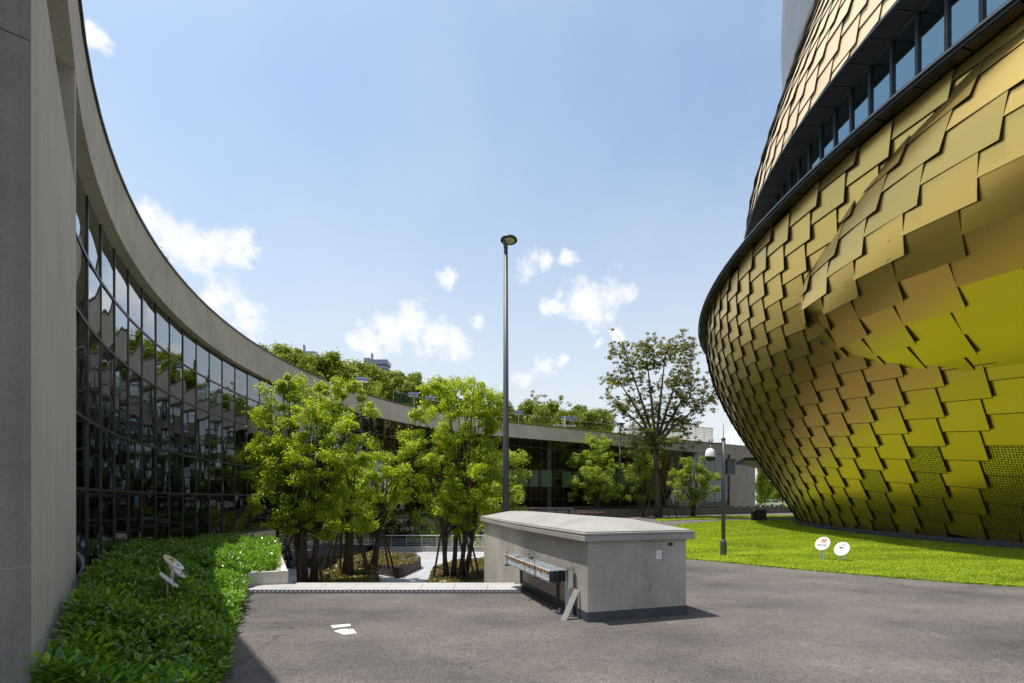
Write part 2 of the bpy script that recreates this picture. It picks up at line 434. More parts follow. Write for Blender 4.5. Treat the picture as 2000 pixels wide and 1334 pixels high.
M['alu_film'] = plain('aluminium_with_film', (.66, .72, .74), .4, .35, .2, 14)
M['grate'] = plain('galvanised_grate', (.15, .16, .18), .5, .6, .2, 9)
M['void'] = plain('drain_void', (.01, .01, .01), .9)
M['lens'] = plain('lamp_lens', (.55, .56, .42), .3, 0, .2, 9)
M['red'] = plain('red_print', (.75, .10, .04), .5)
M['ink'] = plain('dark_print', (.05, .05, .07), .5)
M['tan'] = plain('tan_print', (.62, .44, .20), .5)
M['cream'] = plain('cream_print', (.80, .72, .60), .5, 0, .03)
M['orange'] = plain('orange_hazard_print', (.70, .28, .03), .5)
M['blueprint'] = plain('blue_print', (.10, .22, .42), .5)
M['bark'] = mat_bark('grey_brown_bark', (.085, .062, .045))
M['bark2'] = mat_bark('pale_bark', (.13, .11, .085))
M['stake'] = mat_bark('weathered_stake', (.10, .07, .05))
M['leafA'] = mat_leaf('fresh_camphor_leaf', (.15, .26, .018), (.33, .45, .032), (.58, .66, .06), .56)
M['leafB'] = mat_leaf('roof_tree_leaf', (.12, .18, .018), (.19, .26, .028), (.30, .35, .04), .46)
M['leafC'] = mat_leaf('olive_zelkova_leaf', (.11, .14, .035), (.165, .20, .05), (.26, .28, .075), .46, yellow=(.42, .36, .05))
M['leafD'] = mat_leaf('pale_green_leaf', (.19, .29, .04), (.31, .42, .065), (.46, .56, .10), .54)
M['leafH'] = mat_leaf('glossy_shrub_leaf', (.06, .15, .012), (.12, .27, .018), (.26, .44, .026), .4, .28, .5)
M['leafG'] = mat_leaf('ground_ivy_leaf', (.10, .10, .02), (.17, .16, .04), (.26, .19, .075), .3, yellow=(.30, .17, .08))
M['grassleaf'] = mat_leaf('grass_blade', (.21, .34, .025), (.34, .46, .035), (.50, .54, .07), .5, .6, .15, vary=(.55, 1.25, .6))
M['soil'] = plain('dry_soil', (.12, .085, .055), .95, 0, .35, 6, .5)
M['wood'] = plain('red_brown_timber', (.30, .115, .05), .6, 0, .25, 4)
M['ltgreen'] = plain('pale_green_board', (.50, .55, .38), .6)
M['tower'] = plain('blue_grey_tower', (.20, .25, .31), .4, .1, .1, .2)
M['towerg'] = plain('tower_glazing', (.12, .20, .26), .15, .3, .2, .3)
M['paint'] = plain('white_road_paint', (.72, .70, .64), .8, 0, .25, 9)
M['carp'] = plain('silver_car_paint', (.6, .62, .64), .3, .4, .05)
M['pv'] = plain('solar_cell', (.03, .04, .08), .2, .2, .2)
print('setup done')
# ------------------------------------------------------------------ the curved building's plan line
LC, LR = Vector((13.09, 20.86)), 23.73
A0, A1 = math.radians(218.8), math.radians(122.3)
SA = (A0 - A1) * LR
def lframe(s):
    a = A0 - min(max(s, 0), SA) / LR
    n = Vector((-math.cos(a), -math.sin(a))); t = Vector((math.sin(a), -math.cos(a)))
    p = LC - n * LR
    if s < 0: p = p + t * s
    if s > SA: p = p + t * (s - SA)
    return p, n, t
def lp(s, off=0.0, z=0.0):
    p, n, t = lframe(s); q = p + n * off
    return Vector((q.x, q.y, z))
def strip(mb, s0, s1, step, o0, o1, z0, z1, zf=None):
    """a bent bar following the plan line: o0 back, o1 front"""
    n = max(1, int(math.ceil((s1 - s0) / step))); b = len(mb.v)
    for i in range(n + 1):
        s = s0 + (s1 - s0) * i / n
        mb.v += [tuple(lp(s, o0, z0)), tuple(lp(s, o1, z0)), tuple(lp(s, o1, z1)), tuple(lp(s, o0, z1))]
    fs = []
    for i in range(n):
        k = b + i * 4
        for a in range(4):
            c = (a + 1) % 4
            fs.append((k + a, k + 4 + a, k + 4 + c, k + c))
    e = b + n * 4
    fs += [(b, b + 1, b + 2, b + 3), (e + 3, e + 2, e + 1, e)]
    mb.f += fs; mb.m += [mb.cur] * len(fs)
    return mb

COURT_Z = -1.7
SP = 17.0                        # the plinth ends here and the glass drops to the sunken court
SEND, SCON = SA + 35.0, SA + 30.0
# ------------------------------------------------------------------ ground with the sunken court cut out
court = [(-4.15, 9.0), (.30, 8.95), (-.40, 12.7), (-.25, 16), (0, 38), (2.2, 39.6), (8, 43.2), (14, 46.6), (20, 50.0), (29.5, 55.8)]
court += [tuple(lp(s, -.4)[:2]) for s in np.linspace(SEND - .5, SP, 40)]
court += [(-9.6, 19.2), (-6.9, 14.2)]
def sheet(name, outer, holes, z, mat, kind='structure', parent=None):
    polys = [[Vector((p[0], p[1], 0)) for p in outer]] + [[Vector((p[0], p[1], 0)) for p in h] for h in holes]
    tri = tessellate_polygon(polys); pts = [p for q in polys for p in q]
    fs = []
    for a, b, c in tri:
        cr = (pts[b] - pts[a]).cross(pts[c] - pts[a]).z
        fs.append((a, b, c) if cr > 0 else (a, c, b))
    me = bpy.data.meshes.new(name); me.from_pydata([(p.x, p.y, z) for p in pts], [], fs); me.materials.append(mat); me.update()
    o = link(name, me, parent)
    if kind and parent is None: o['kind'] = kind
    return o
g = sheet('ground', [(-500, -300), (500, -300), (500, 900), (-500, 900)], [court], 0.0, M['asphalt'])
g['label'] = 'grey brown asphalt forecourt with pale scuffs'
# court floor: paving slabs laid one by one, over a base sheet
fl = sheet('court_floor', [(-16, 8), (2, 8), (30, 40), (34, 62), (-16, 62)], [], COURT_Z - .03, M['soil'])
fl['label'] = 'sunken courtyard floor of pale paving slabs'
def slab_field():
    rnd = random.Random(3)
    me = MB().box((0, 0, 0), (.79, .39, .03)).build('paving_slab', M['paving'], fl, world=False)
    first = True; rest = MB()
    cells = []
    for j in range(60):
        for i in range(-18, 4):
            x = i * .8 + (.4 if j % 2 else 0) + .1; y = 13.2 + j * .4
            if y < 13.2 + 0 or x < -11 + .15 * abs(y - 21) or x > -.4: continue
            d = y; vis = 17 < y < 34 and -.45 < x / y < -.06
            cells.append((0 if vis else 1, y, x))
    cells.sort()
    for k, (v, y, x) in enumerate(cells):
        z = COURT_Z - .012 + rnd.uniform(-.002, .002)
        if k == 0: me.location = (x, y, z)
        elif k < 290:
            c = me.copy(); COL.objects.link(c); c.parent = fl; c.location = (x, y, z)
        else: rest.box((x, y, z), (.79, .39, .03))
    o = rest.build('paving_slab_field', M['paving'], fl, world=False); o['kind'] = 'stuff'
slab_field()
# retaining walls round the court
rw = MB()
for i in range(len(court)):
    if 10 <= i < 49: continue
    a, b = Vector(court[i]), Vector(court[(i + 1) % len(court)])
    if i in (0, 1): continue     # the stairs come down here, and the vent house stands on the edge
    t = (b - a).normalized(); n = Vector((t.y, -t.x)) * .2
    rw.hexa([(*a, COURT_Z - .1), (*b, COURT_Z - .1), (*(b + n), COURT_Z - .1), (*(a + n), COURT_Z - .1)],
            [(*a, -.004), (*b, -.004), (*(b + n), -.004), (*(a + n), -.004)])
o = rw.build('court_retaining_wall', M['conc']); tag(o, 'concrete retaining wall around the sunken courtyard', 'retaining wall')
# stairs down
st = empty('stairs', (-2, 9, 0), kind='structure'); st['label'] = 'stone stairs going down into the courtyard'
for i in range(10):
    z1 = -.005 - .17 * (i); y0 = 8.98 + .32 * i
    x0 = -4.12 - .10 * i
    MB().box(((x0 + .05 - .09 * i) / 2, y0 + .16, (z1 + COURT_Z) / 2 - .05), (abs(x0) + .05 - .09 * i, .32, z1 - COURT_Z + .1)).build('step', M['stone'], st)

# stone band with drain grate in front of the stairs
band = empty('stone_threshold', (-2.2, 8.6, 0), 'white granite threshold band at the head of the courtyard stairs', 'threshold')
xl, xr = -4.62, .16
nsl = 8
for i in range(nsl):
    a, b = xl + (xr - xl) * i / nsl, xl + (xr - xl) * (i + 1) / nsl
    MB().box(((a + b) / 2, 8.68, .013), (b - a - .008, .56, .03)).build('stone_slab', M['stone'], band)
gr = empty('drain_grate', (-2.2, 8.3, 0), 'long galvanised slotted drain grate along the asphalt edge', 'drain grate')
MB().box((-2.22, 8.30, .005), (4.85, .17, .006)).build('channel', M['void'], gr)
for y in (8.215, 8.385): MB().box((-2.22, y, .010), (4.85, .018, .018)).build('frame_bar', M['grate'], gr)
bar = MB().box((0, 0, 0), (.031, .148, .014)).build('bar', M['grate'], gr, world=False)
nb = 62
for i in range(nb):
    o = bar if i == 0 else bar.copy()
    if i: COL.objects.link(o); o.parent = gr
    o.location = Vector((-4.6 + 4.76 * (i + .5) / nb, 8.30, .013)) - Vector(gr.location); o.rotation_euler.z = .38

# ------------------------------------------------------------------ lawn
def spline(pts, n=8, closed=False):
    pts = [Vector(p) for p in pts]; out = []
    m = len(pts)
    for i in range(m if closed else m - 1):
        p0 = pts[(i - 1) % m] if closed or i > 0 else pts[0]; p1 = pts[i]; p2 = pts[(i + 1) % m]
        p3 = pts[(i + 2) % m] if closed or i + 2 < m else pts[-1]
        for k in range(n):
            t = k / n
            out.append(.5 * ((2 * p1) + (p2 - p0) * t + (2 * p0 - 5 * p1 + 4 * p2 - p3) * t * t + (3 * p1 - p0 - 3 * p2 + p3) * t ** 3))
    if not closed: out.append(pts[-1])
    return out
edge0 = spline([(4.1, 15), (4.45, 13.2), (5.4, 12.15), (6.7, 10.75), (8.9, 8.95), (12.5, 7.2), (20, 5.6), (36, 5)], 6)
_r = random.Random(6); edge = []
for _i in range(len(edge0) - 1):
    for _k in range(9):
        _p = edge0[_i].lerp(edge0[_i + 1], _k / 9); edge.append(_p + Vector((_r.uniform(-.022, .022), _r.uniform(-.022, .022) + .025 * math.sin(_i * 2.3 + _k * .7))))
lawn1 = [tuple(p) for p in edge] + [(60, 5), (60, 36), (34, 37), (22, 36.6)] + [tuple(p) for p in spline([(19, 36.3), (15, 34.6), (11, 30.5), (8.2, 26), (5.8, 20.5), (4.1, 15)], 5)][:-1]
lawn2 = [(10.6, 34.4), (13.5, 37.2), (18, 39.2), (24, 40), (34, 40.2), (36, 45.6), (26, 46.6), (20, 45.4), (15.5, 42.8), (11.5, 39)]
lawns = []
for nm, poly in (('lawn', lawn1), ('lawn', lawn2)):
    lo = MB().prism(poly, -.02, .035).build(nm, M['lawn']); lo['kind'] = 'structure'; lawns.append(lo)
lawns[0]['label'] = 'sunlit mown lawn in front of the golden building'; lawns[1]['label'] = 'strip of lawn beyond the narrow asphalt path'
def inside(poly, x, y):
    c = np.zeros(len(x), bool); n = len(poly)
    for i in range(n):
        x0, y0 = poly[i]; x1, y1 = poly[(i + 1) % n]
        with np.errstate(divide='ignore', invalid='ignore'):
            cond = ((y0 > y) != (y1 > y)) & (x < (x1 - x0) * (y - y0) / (y1 - y0 + 1e-12) + x0)
        c ^= cond
    return c
def grass():
    rng = np.random.default_rng(4); Vs = []
    for poly, n, box, hh in ((lawn1, 190000, (4, 19, 6.5, 20), .04), (lawn1, 60000, (6, 22, 20, 36.5), .06), (lawn2, 30000, (10, 34, 34, 47), .06)):
        x = rng.uniform(box[0], box[1], n); y = box[2] + (box[3] - box[2]) * rng.uniform(0, 1, n) ** 1.3
        k = inside(poly, x, y); x, y = x[k], y[k]; n = len(x)
        a = rng.uniform(0, 2 * np.pi, n); w = rng.uniform(.004, .010, n) * (1 + y / 14); h = hh * rng.uniform(.45, 1.15, n)
        lx = rng.normal(0, .022, n); ly = rng.normal(0, .022, n)
        V = np.zeros((n, 3, 3)); z0 = .034
        V[:, 0] = np.c_[x - w * np.cos(a), y - w * np.sin(a), np.full(n, z0)]
        V[:, 1] = np.c_[x + w * np.cos(a), y + w * np.sin(a), np.full(n, z0)]
        V[:, 2] = np.c_[x + lx, y + ly, z0 + h]
        Vs.append(V)
    me = quads_mesh('grass', np.concatenate(Vs), M['grassleaf'])
    o = link('grass', me); tag(o, 'short green grass blades covering the lawn', 'grass', kind='stuff')
grass()

# ------------------------------------------------------------------ curved concrete and glass building
ZT, ZS = 8.0, 6.82
lb = empty('curved_building', lp(0), 'long curved concrete building with dark reflective glass wall and roof garden', 'building')
# near wall with a strip window high up
nw = lb
S0 = -3.74
m = MB(); strip(m, S0, 0, 5, -.6, 0, -.1, 5.4); m.build('near_wall', M['conc_near'], lb)
m = MB(); strip(m, -.16, 0, 5, -.6, 0, 5.4, ZS); m.build('jamb', M['conc_near'], lb)
m = MB(); strip(m, S0, S0 + .25, 5, -.6, 0, 5.4, ZS); m.build('jamb', M['conc_near'], lb)
m = MB().add([lp(S0 + .25, -.53, 5.4), lp(-.16, -.53, 5.4), lp(-.16, -.53, ZS), lp(S0 + .25, -.53, ZS)], [(0, 1, 2, 3)]); m.build('clerestory_pane', M['glass'], lb)
for z in (5.42, 6.1, ZS - .03):
    m = MB(); strip(m, S0 + .25, -.16, 5, -.5, -.44, z - .025, z + .025); m.build('clerestory_frame', M['frame'], lb)
for s in (-3, -2.2, -1.4, -.6):
    m = MB(); strip(m, s - .025, s + .025, 5, -.5, -.43, 5.45, ZS - .055); m.build('clerestory_mullion', M['frame'], lb)
c0 = lp(S0); 
_p, _n, _t = lframe(S0); _q = _p - _t * .012
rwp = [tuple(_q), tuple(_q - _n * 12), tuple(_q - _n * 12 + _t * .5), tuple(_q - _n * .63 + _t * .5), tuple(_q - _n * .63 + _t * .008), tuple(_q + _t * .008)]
for z0, z1 in ((-.1, 1.165), (1.175, 4.5), (4.51, ZT + .03)): MB().prism(rwp, z0, z1).build('return_wall', M['conc_side'], lb)  # the shade on this face is put into the darker concrete
# parapet, one cast panel after another
s = S0 + .003; k = 0
while s < SEND - .5:
    L_ = 3.74 if k == 0 else 4.0
    e = min(s + L_, SEND)
    m = MB(); strip(m, s + .009, e - .009, .8, -.35, 0.003 if s < 0 else 0, ZS, ZT); m.build('parapet_panel', M['conc_near'] if k == 0 else M['conc'], lb)
    s = e; k += 1
m = MB(); strip(m, S0, SEND, .8, -.42, .035, ZT + .002, ZT + .05); m.build('coping', M['frame'], lb)
m = MB(); strip(m, 0.02, SEND - 4.9, .8, -.62, -.352, ZS + .004, ZS + .08); m.build('soffit', M['conc'], lb)
m = MB(); strip(m, S0, SEND - .1, 1.2, -24, -.36, 7.25, 7.55); m.build('roof_slab', M['conc'], lb)
# plinth
m = MB(); strip(m, .05, SP, 1, -.7, -.02, COURT_Z, .22); m.build('plinth', M['conc_near'], lb)
m = MB(); strip(m, .05, SP, 1, -.72, -.12, .224, .30); m.build('sill', M['frame'], lb)
# end block
m = MB(); strip(m, SCON, SEND - .004, 9, -.6, -.003, COURT_Z, ZS); m.build('end_wall', M['conc'], lb)
pe, ne, te = lframe(SEND)
q = [pe, pe - ne * 22, pe - ne * 22 - te * .4, pe - te * .4]
MB().prism([(v.x, v.y) for v in q], COURT_Z, ZT - .01).build('end_wall', M['conc'], lb)
# interior
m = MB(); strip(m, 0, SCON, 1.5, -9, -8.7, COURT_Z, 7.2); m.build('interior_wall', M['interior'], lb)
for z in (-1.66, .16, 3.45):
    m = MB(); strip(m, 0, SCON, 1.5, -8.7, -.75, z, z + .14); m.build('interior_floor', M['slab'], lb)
for s in np.arange(3, 68, 6.0):
    p = lp(float(s), -2.2); MB().tube([(p.x, p.y, COURT_Z), (p.x, p.y, 7.2)], .22, 14).build('interior_column', M['conc'], lb)
# counters and seats glimpsed behind the lowest panes
for s in np.arange(6.5, 16, 2.4):
    p, n, t = lframe(float(s)); a = math.atan2(t.y, t.x); c = p - n * 1.8
    MB().box((c.x, c.y, 1.02), (1.5, .5, .04), a).build('counter_top', M['white'], lb)
    MB().box((c.x, c.y, .65), (.08, .4, .7), a).build('counter_leg', M['steel'], lb)

ZL = [.30, 1.77, 2.96, 4.6, 5.74, ZS + .02]
ZM = [COURT_Z, .30, 1.77, 2.96, 4.6, 5.74, ZS + .02]
ZR = [COURT_Z, .55, 1.6, 2.67, 4.18, 6.1, ZS + .02]
GO = -.22
def rows(s): return ZL if s < SP - .01 else (ZM if s < 38 - .01 else ZR)
def facade():
    rnd = random.Random(8)
    ss = [i * 1.0 for i in range(38)]
    s = 38.0
    pat = [.86, 1.5, 1.15, 1.2, 1.45, 1.0, 1.3, 1.0]; i = 0
    while s < SCON - .3: ss.append(s); s += pat[i % len(pat)]; i += 1
    ss[0] = .02
    ss.append(SCON)
    # mullions
    cache = {}
    for s in ss:
        z0 = rows(s)[0]; key = round(z0, 2)
        p = lp(s, GO); pr, n, t = lframe(s)
        if key not in cache:
            o = MB().box((0, 0, (z0 + ZS) / 2), (.045, .035, ZS - z0)).build('mullion', M['frame'], lb, world=False); cache[key] = o
        else:
            o = cache[key].copy(); COL.objects.link(o); o.parent = lb
        o.location = Vector((p.x, p.y, 0)) - anc(lb); o.rotation_euler.z = math.atan2(t.y, t.x)
    for (a, b, zz) in ((.05, SP, ZL), (SP, 38, ZM), (38, SCON, ZR)):
        for z in zz[:-1]:
            m = MB(); strip(m, a, b, .5, GO - .02, GO + .02, z - .028, z + .028); m.build('transom', M['frame'], lb)
    # panes
    todo = []
    for i in range(len(ss) - 1):
        a, b = ss[i], ss[i + 1]; zz = rows((a + b) / 2)
        p0, p1 = lp(a, GO), lp(b, GO); mid = (p0 + p1) / 2; dv = p1 - p0
        for j in range(len(zz) - 1):
            z0, z1 = zz[j], zz[j + 1]
            d = max(mid.y, 1)
            todo.append((-( (p1.x / p1.y - p0.x / p0.y)) * (z1 - z0) / d if p0.y > 0 else 0, mid, dv.length - .05, z0, z1, math.atan2(dv.y, dv.x), a))
    todo.sort(key=lambda q: q[0])
    cache = {}; rest = []
    for k, (ar, mid, w, z0, z1, ang, s) in enumerate(todo):
        tx, tz = rnd.gauss(0, .004), rnd.gauss(0, .005)
        far = s > 36
        if k < 300:
            key = (round(w, 3), round(z1 - z0, 3), far)
            if key not in cache:
                hw, hh = w / 2, (z1 - z0) / 2 - .02
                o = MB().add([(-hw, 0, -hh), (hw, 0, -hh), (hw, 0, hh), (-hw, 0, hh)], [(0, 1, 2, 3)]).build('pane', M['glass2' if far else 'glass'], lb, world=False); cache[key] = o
            else:
                o = cache[key].copy(); COL.objects.link(o); o.parent = lb
            o.location = Vector((mid.x, mid.y, (z0 + z1) / 2)) - anc(lb); o.rotation_euler = (tx, 0, ang + tz)
        else:
            rest.append((mid, w, z0, z1, ang))
    mb = MB()
    for mid, w, z0, z1, ang in rest:
        c, sn = math.cos(ang) * w / 2, math.sin(ang) * w / 2
        mb.add([(mid.x - c, mid.y - sn, z0), (mid.x + c, mid.y + sn, z0), (mid.x + c, mid.y + sn, z1), (mid.x - c, mid.y - sn, z1)], [(0, 1, 2, 3)])
    if rest:
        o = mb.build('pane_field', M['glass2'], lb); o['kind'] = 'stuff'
    # roller blinds pulled half down behind the far panes
    for i in range(len(ss) - 1):
        a, b = ss[i], ss[i + 1]
        if a < 38 or a > SCON - 9 or rnd.random() < .22: continue
        p0, p1 = lp(a + .1, GO - .35), lp(b - .1 - (.5 if rnd.random() < .25 else 0), GO - .35); mid = (p0 + p1) / 2; dv = p1 - p0
        MB().box((mid.x, mid.y, 3.4), (dv.length, .03, 1.5), math.atan2(dv.y, dv.x)).build('blind', M['blind'], lb)
facade()
# entrance at the bottom of the glass, with a flat canopy
ent = empty('entrance_door', lp(SP + 1.2, GO), None, parent=lb); ent.location = lp(SP + 1.2, GO) - anc(lb)
for i, s in enumerate((SP + .35, SP + 1.25)):
    m = MB().add([lp(s, GO + .09, COURT_Z), lp(s + .85, GO + .09, COURT_Z), lp(s + .85, GO + .09, .28), lp(s, GO + .09, .28)], [(0, 1, 2, 3)]); m.build('door_leaf', M['glass'], ent)
    for (u0, u1, z0, z1) in ((s, s + .06, COURT_Z, .3), (s + .79, s + .85, COURT_Z, .3), (s + .06, s + .79, .22, .3), (s + .06, s + .79, COURT_Z, COURT_Z + .12)):
        m = MB(); strip(m, u0, u1, 1, GO + .06, GO + .13, z0, z1); m.build('door_frame', M['frame'], ent)
    u = s + (.72 if i == 0 else .10)
    p = lp(u, GO + .17); MB().tube([(p.x, p.y, -1.1), (p.x, p.y, -.2)], .018, 8).build('handle', M['steel'], ent)
m = MB(); strip(m, SP - .05, SP + 3.1, 1, GO + .08, .55, .56, .72); m.build('entrance_canopy', M['frame'], lb)
# ------------------------------------------------------------------ golden building clad in scale panels
GC = Vector((43.6, 19.28))
_pf = np.polyfit([.25, 3.35, 5.9, 10.2, 12.4], [27.7, 29.54, 31.06, 33.0, 33.25], 3)
def Rlow(z): return float(np.polyval(_pf, z))
_ux, _uy = [18.1, 20.2, 22.5, 26.7, 29.5, 32.6, 36.0], [30.9, 30.65, 30.0, 28.6, 27.6, 26.4, 25.0]
def Rup(z): return float(np.interp(z, _ux, _uy))
def gp(phi, z, R):
    a = math.radians(phi); return Vector((GC.x - R * math.cos(a), GC.y - R * math.sin(a), z))
def gnrm(phi, z, Rf):
    a = math.radians(phi); sl = (Rf(z + .2) - Rf(z - .2)) / .4
    return Vector((-math.cos(a), -math.sin(a), -sl)).normalized()
gb = empty('golden_building', gp(0, 0, 27.7), 'flared round building clad in gold metal scales with ribbon window', 'building')

def revolve(mb, prof, p0, p1, n):
    b = len(mb.v); k = len(prof)
    for i in range(n + 1):
        ph = p0 + (p1 - p0) * i / n
        for R, z in prof: mb.v.append(tuple(gp(ph, z, R)))
    for i in range(n):
        for j in range(k - 1):
            a = b + i * k + j; mb.f.append((a, a + k, a + k + 1, a + 1)); mb.m.append(mb.cur)
    return mb
m = MB(); revolve(m, [(Rlow(z) - .16, z) for z in np.linspace(.05, 12.4, 16)], -110, 80, 90); m.build('lower_wall', M['behind'], gb, smooth=True)
m = MB(); revolve(m, [(Rup(z) - .14, z) for z in np.linspace(18.1, 36, 16)], -110, 80, 90); m.build('upper_wall', M['behind'], gb, smooth=True)

def panel_verts(k, j, cfg):
    """outer corners TL,TR,BR,BL of one scale"""
    f0, dphi, z0, dz, slant, Rf, hf = cfg
    z = z0 + dz * j + dz * .5 * (k & 1) - .12 * k * (dz / .86)
    ph = f0 + dphi * k + slant * (z - 1.1)
    saw = .62 * dphi / 2.45
    C = [(ph + slant * dz - saw - dphi - .34, z + dz + .22, .0), (ph + slant * dz - saw, z + dz + .10, .075),
         (ph, z, .14), (ph - dphi - .34, z + .12, .065)]
    return C, z, ph
def emit(C, Rf, hf, zmin, zmax):
    vs = []
    for p, z, l in C:
        zc = min(max(z, zmin), zmax)
        if zc != z: p += 0
        R = Rf(zc) + hf(p, zc)
        vs.append(gp(p, zc, R) + gnrm(p, zc, Rf) * l)
    n = (vs[1] - vs[3]).cross(vs[0] - vs[2]).normalized()
    if n.dot(gnrm(C[0][0], C[0][1], Rf)) < 0: n = -n
    return vs, [v - n * .035 for v in vs]
def snrm(p, z, Rf, hf):
    e = .12; ed = .25
    def S(a, b): return gp(a, b, Rf(b) + hf(a, b))
    n = (S(p + ed, z) - S(p - ed, z)).cross(S(p, z + e) - S(p, z - e)).normalized()
    a = math.radians(p)
    return n if n.dot(Vector((-math.cos(a), -math.sin(a), 0))) > 0 else -n
def emit_grid(C, Rf, hf, n=4):
    pts = []
    for i in range(n + 1):
        for j in range(n + 1):
            u, v = j / n, i / n
            a = [C[0][k] * (1 - u) + C[1][k] * u for k in range(3)]; b = [C[3][k] * (1 - u) + C[2][k] * u for k in range(3)]
            p, z, l = [a[k] * (1 - v) + b[k] * v for k in range(3)]
            pts.append(gp(p, z, Rf(z) + hf(p, z)) + snrm(p, z, Rf, hf) * l * .55)
    # straighten: a panel is sheet metal, so blend towards the flat quad through its corners
    q = [pts[0], pts[n], pts[-1], pts[n * (n + 1)]]; out = []
    for i in range(n + 1):
        for j in range(n + 1):
            u, v = j / n, i / n; f = (q[0] * (1 - u) + q[1] * u) * (1 - v) + (q[3] * (1 - u) + q[2] * u) * v
            out.append(pts[i * (n + 1) + j] * .3 + f * .7)
    m_ = n + 1; fs = [(i * m_ + j, (i + 1) * m_ + j, (i + 1) * m_ + j + 1, i * m_ + j + 1) for i in range(n) for j in range(n)]
    k = m_ * m_; inn = [v - snrm(C[2][0], C[2][1], Rf, hf) * .035 for v in out]
    rim = [j for j in range(m_)] + [i * m_ + n for i in range(1, m_)] + [n * m_ + j for j in range(n - 1, -1, -1)] + [i * m_ for i in range(n - 1, 0, -1)]
    nr = len(rim); top = [out[i] for i in rim]; low_ = [inn[i] for i in rim]
    fs += [(k + i, k + (i + 1) % nr, k + nr + (i + 1) % nr, k + nr + i) for i in range(nr)] + [tuple(range(k + nr, k + 2 * nr))]
    return out + top + low_, fs, [q[0], q[1], q[2], q[3]]
FACES = [(0, 8, 9, 1), (8, 3, 2, 9), (4, 5, 6, 7), (0, 1, 5, 4), (1, 2, 6, 5), (2, 3, 7, 6), (3, 0, 4, 7)]  # second face: dark strip painting in the shadow line under each scale
def proj_area(vs):
    q = []
    for v in vs:
        if v.y < .5: return 0
        q.append((CX + F * v.x / v.y, HY - F * (v.z - H) / v.y))
    cx = sum(p[0] for p in q) / 4; cy = sum(p[1] for p in q) / 4
    ar = abs(sum(q[i][0] * q[(i + 1) % 4][1] - q[(i + 1) % 4][0] * q[i][1] for i in range(4))) / 2
    nrm = (vs[1] - vs[3]).cross(vs[0] - vs[2])
    if nrm.dot(Vector((0, 0, H)) - vs[0]) * FACE_SIGN < 0: ar *= .02
    if not (-60 < cx < 2060 and -60 < cy < 1400): ar *= .1
    return ar
FACE_SIGN = 1
zero = lambda p, z: 0.0
def make_panels(name, cfg, ks, js, zmin, zmax, mat, limit, parent, skip=None, perf=None, restname='panel_field'):
    f0, dphi, z0, dz, slant, Rf, hf = cfg
    items = []
    for k in ks:
        for j in js:
            C, z, ph = panel_verts(k, j, cfg)
            if z > zmax - .34 or z + dz < zmin + .08: continue
            if skip and skip(C): continue
            if hf is zero:
                o4, i4 = emit(C, Rf, hf, zmin, zmax); items.append((proj_area(o4), o4 + i4 + [o4[3].lerp(o4[0], .022), o4[2].lerp(o4[1], .022)], FACES, bool(perf and perf(k, z))))
            else:
                vv, ff, q4 = emit_grid(C, Rf, hf); items.append((proj_area(q4), vv, ff, False))
    items.sort(key=lambda q: -q[0])
    base = anc(parent); rest = {}
    for n, (ar, vv, ff, pf) in enumerate(items):
        mt = M['goldP'] if pf else mat
        if n < limit:
            c = sum(vv, Vector()) / len(vv)
            me = bpy.data.meshes.new(name); me.from_pydata([tuple(v - c) for v in vv], [], ff)
            if ff is FACES:
                uv = me.uv_layers.new(name='UVMap'); cs = [(0, 1), (1, 1), (1, 0), (0, 0)] * 2 + [(0, .02), (1, .02)]
                for lp_ in me.loops: uv.data[lp_.index].uv = cs[lp_.vertex_index]
            me.materials.append(mt); me.materials.append(M['behind'])
            nf = 1 if ff is FACES else 16
            me.polygons.foreach_set('material_index', [0] * nf + [1] * (len(ff) - nf))
            if nf > 1: me.polygons.foreach_set('use_smooth', [True] * nf + [False] * (len(ff) - nf))
            me.update()
            link(('perforated_' if pf else '') + name, me, parent, c - base)
        else:
            mb, cs_ = rest.setdefault(pf, (MB(), [])); nf = 1 if ff is FACES else 16; mb.cur = 0; mb.add(vv, ff[:nf]); b_ = len(mb.v) - len(vv); mb.f += [tuple(i + b_ for i in f) for f in ff[nf:]]; mb.m += [1] * (len(ff) - nf)
    for pf, (mb, _) in rest.items():
        o = mb.build(restname, [mat, M['behind']], parent); o['kind'] = 'stuff'
    print(name, len(items))

low = (7.11, 2.45, 1.11, .86, .95, Rlow, zero)
# bulge that swells out of the wall like an eyelid
TIP = 1.35
_hp, _hz = [1.35, 1.6, 2.81, 5.23, 7.16, 9.16, 12.43, 15, 20, 27, 36, 44], [8.75, 9.15, 9.67, 10.27, 10.83, 11.25, 11.9, 12.3, 12.6, 12.2, 10.5, 8.2]
_lp, _lz = [1.35, 1.5, 1.94, 3.6, 5.16, 6.84, 8.82, 10.71, 12.06, 20, 30, 44], [8.65, 8.3, 7.54, 6.68, 6.24, 5.88, 5.52, 5.28, 5.19, 5.1, 5.7, 8.0]
def hbulge(p, z):
    if p <= TIP: return -.10 - .15 * (TIP - p)
    lo, hi = float(np.interp(p, _lp, _lz)), float(np.interp(p, _hp, _hz))
    t = (z - lo) / max(hi - lo, .05)
    A = 1.2 * math.sqrt(min(1, (p - TIP) / 9)) * (1 if p < 26 else max(.05, (44 - p) / 18))
    if t < 0: return 3.4 * t * A
    if t > 1: return -2.0 * (t - 1) * A
    return A * math.sin(math.pi * t ** .86)
lw = empty('lower_cladding', (0, 0, 0), parent=gb)
make_panels('panel', low, range(-36, 26), range(-6, 22), .24, 12.38, M['gold'], 215, lw,
            perf=lambda k, z: (k & 1) and z < 2.75, restname='panel_field')
def bulge_skip(C):
    ps = [c[0] for c in C]
    if max(ps) < TIP + .1 or min(ps) > 43: return True
    hs = [hbulge(c[0], c[1]) for c in C]
    return max(hs) < .08
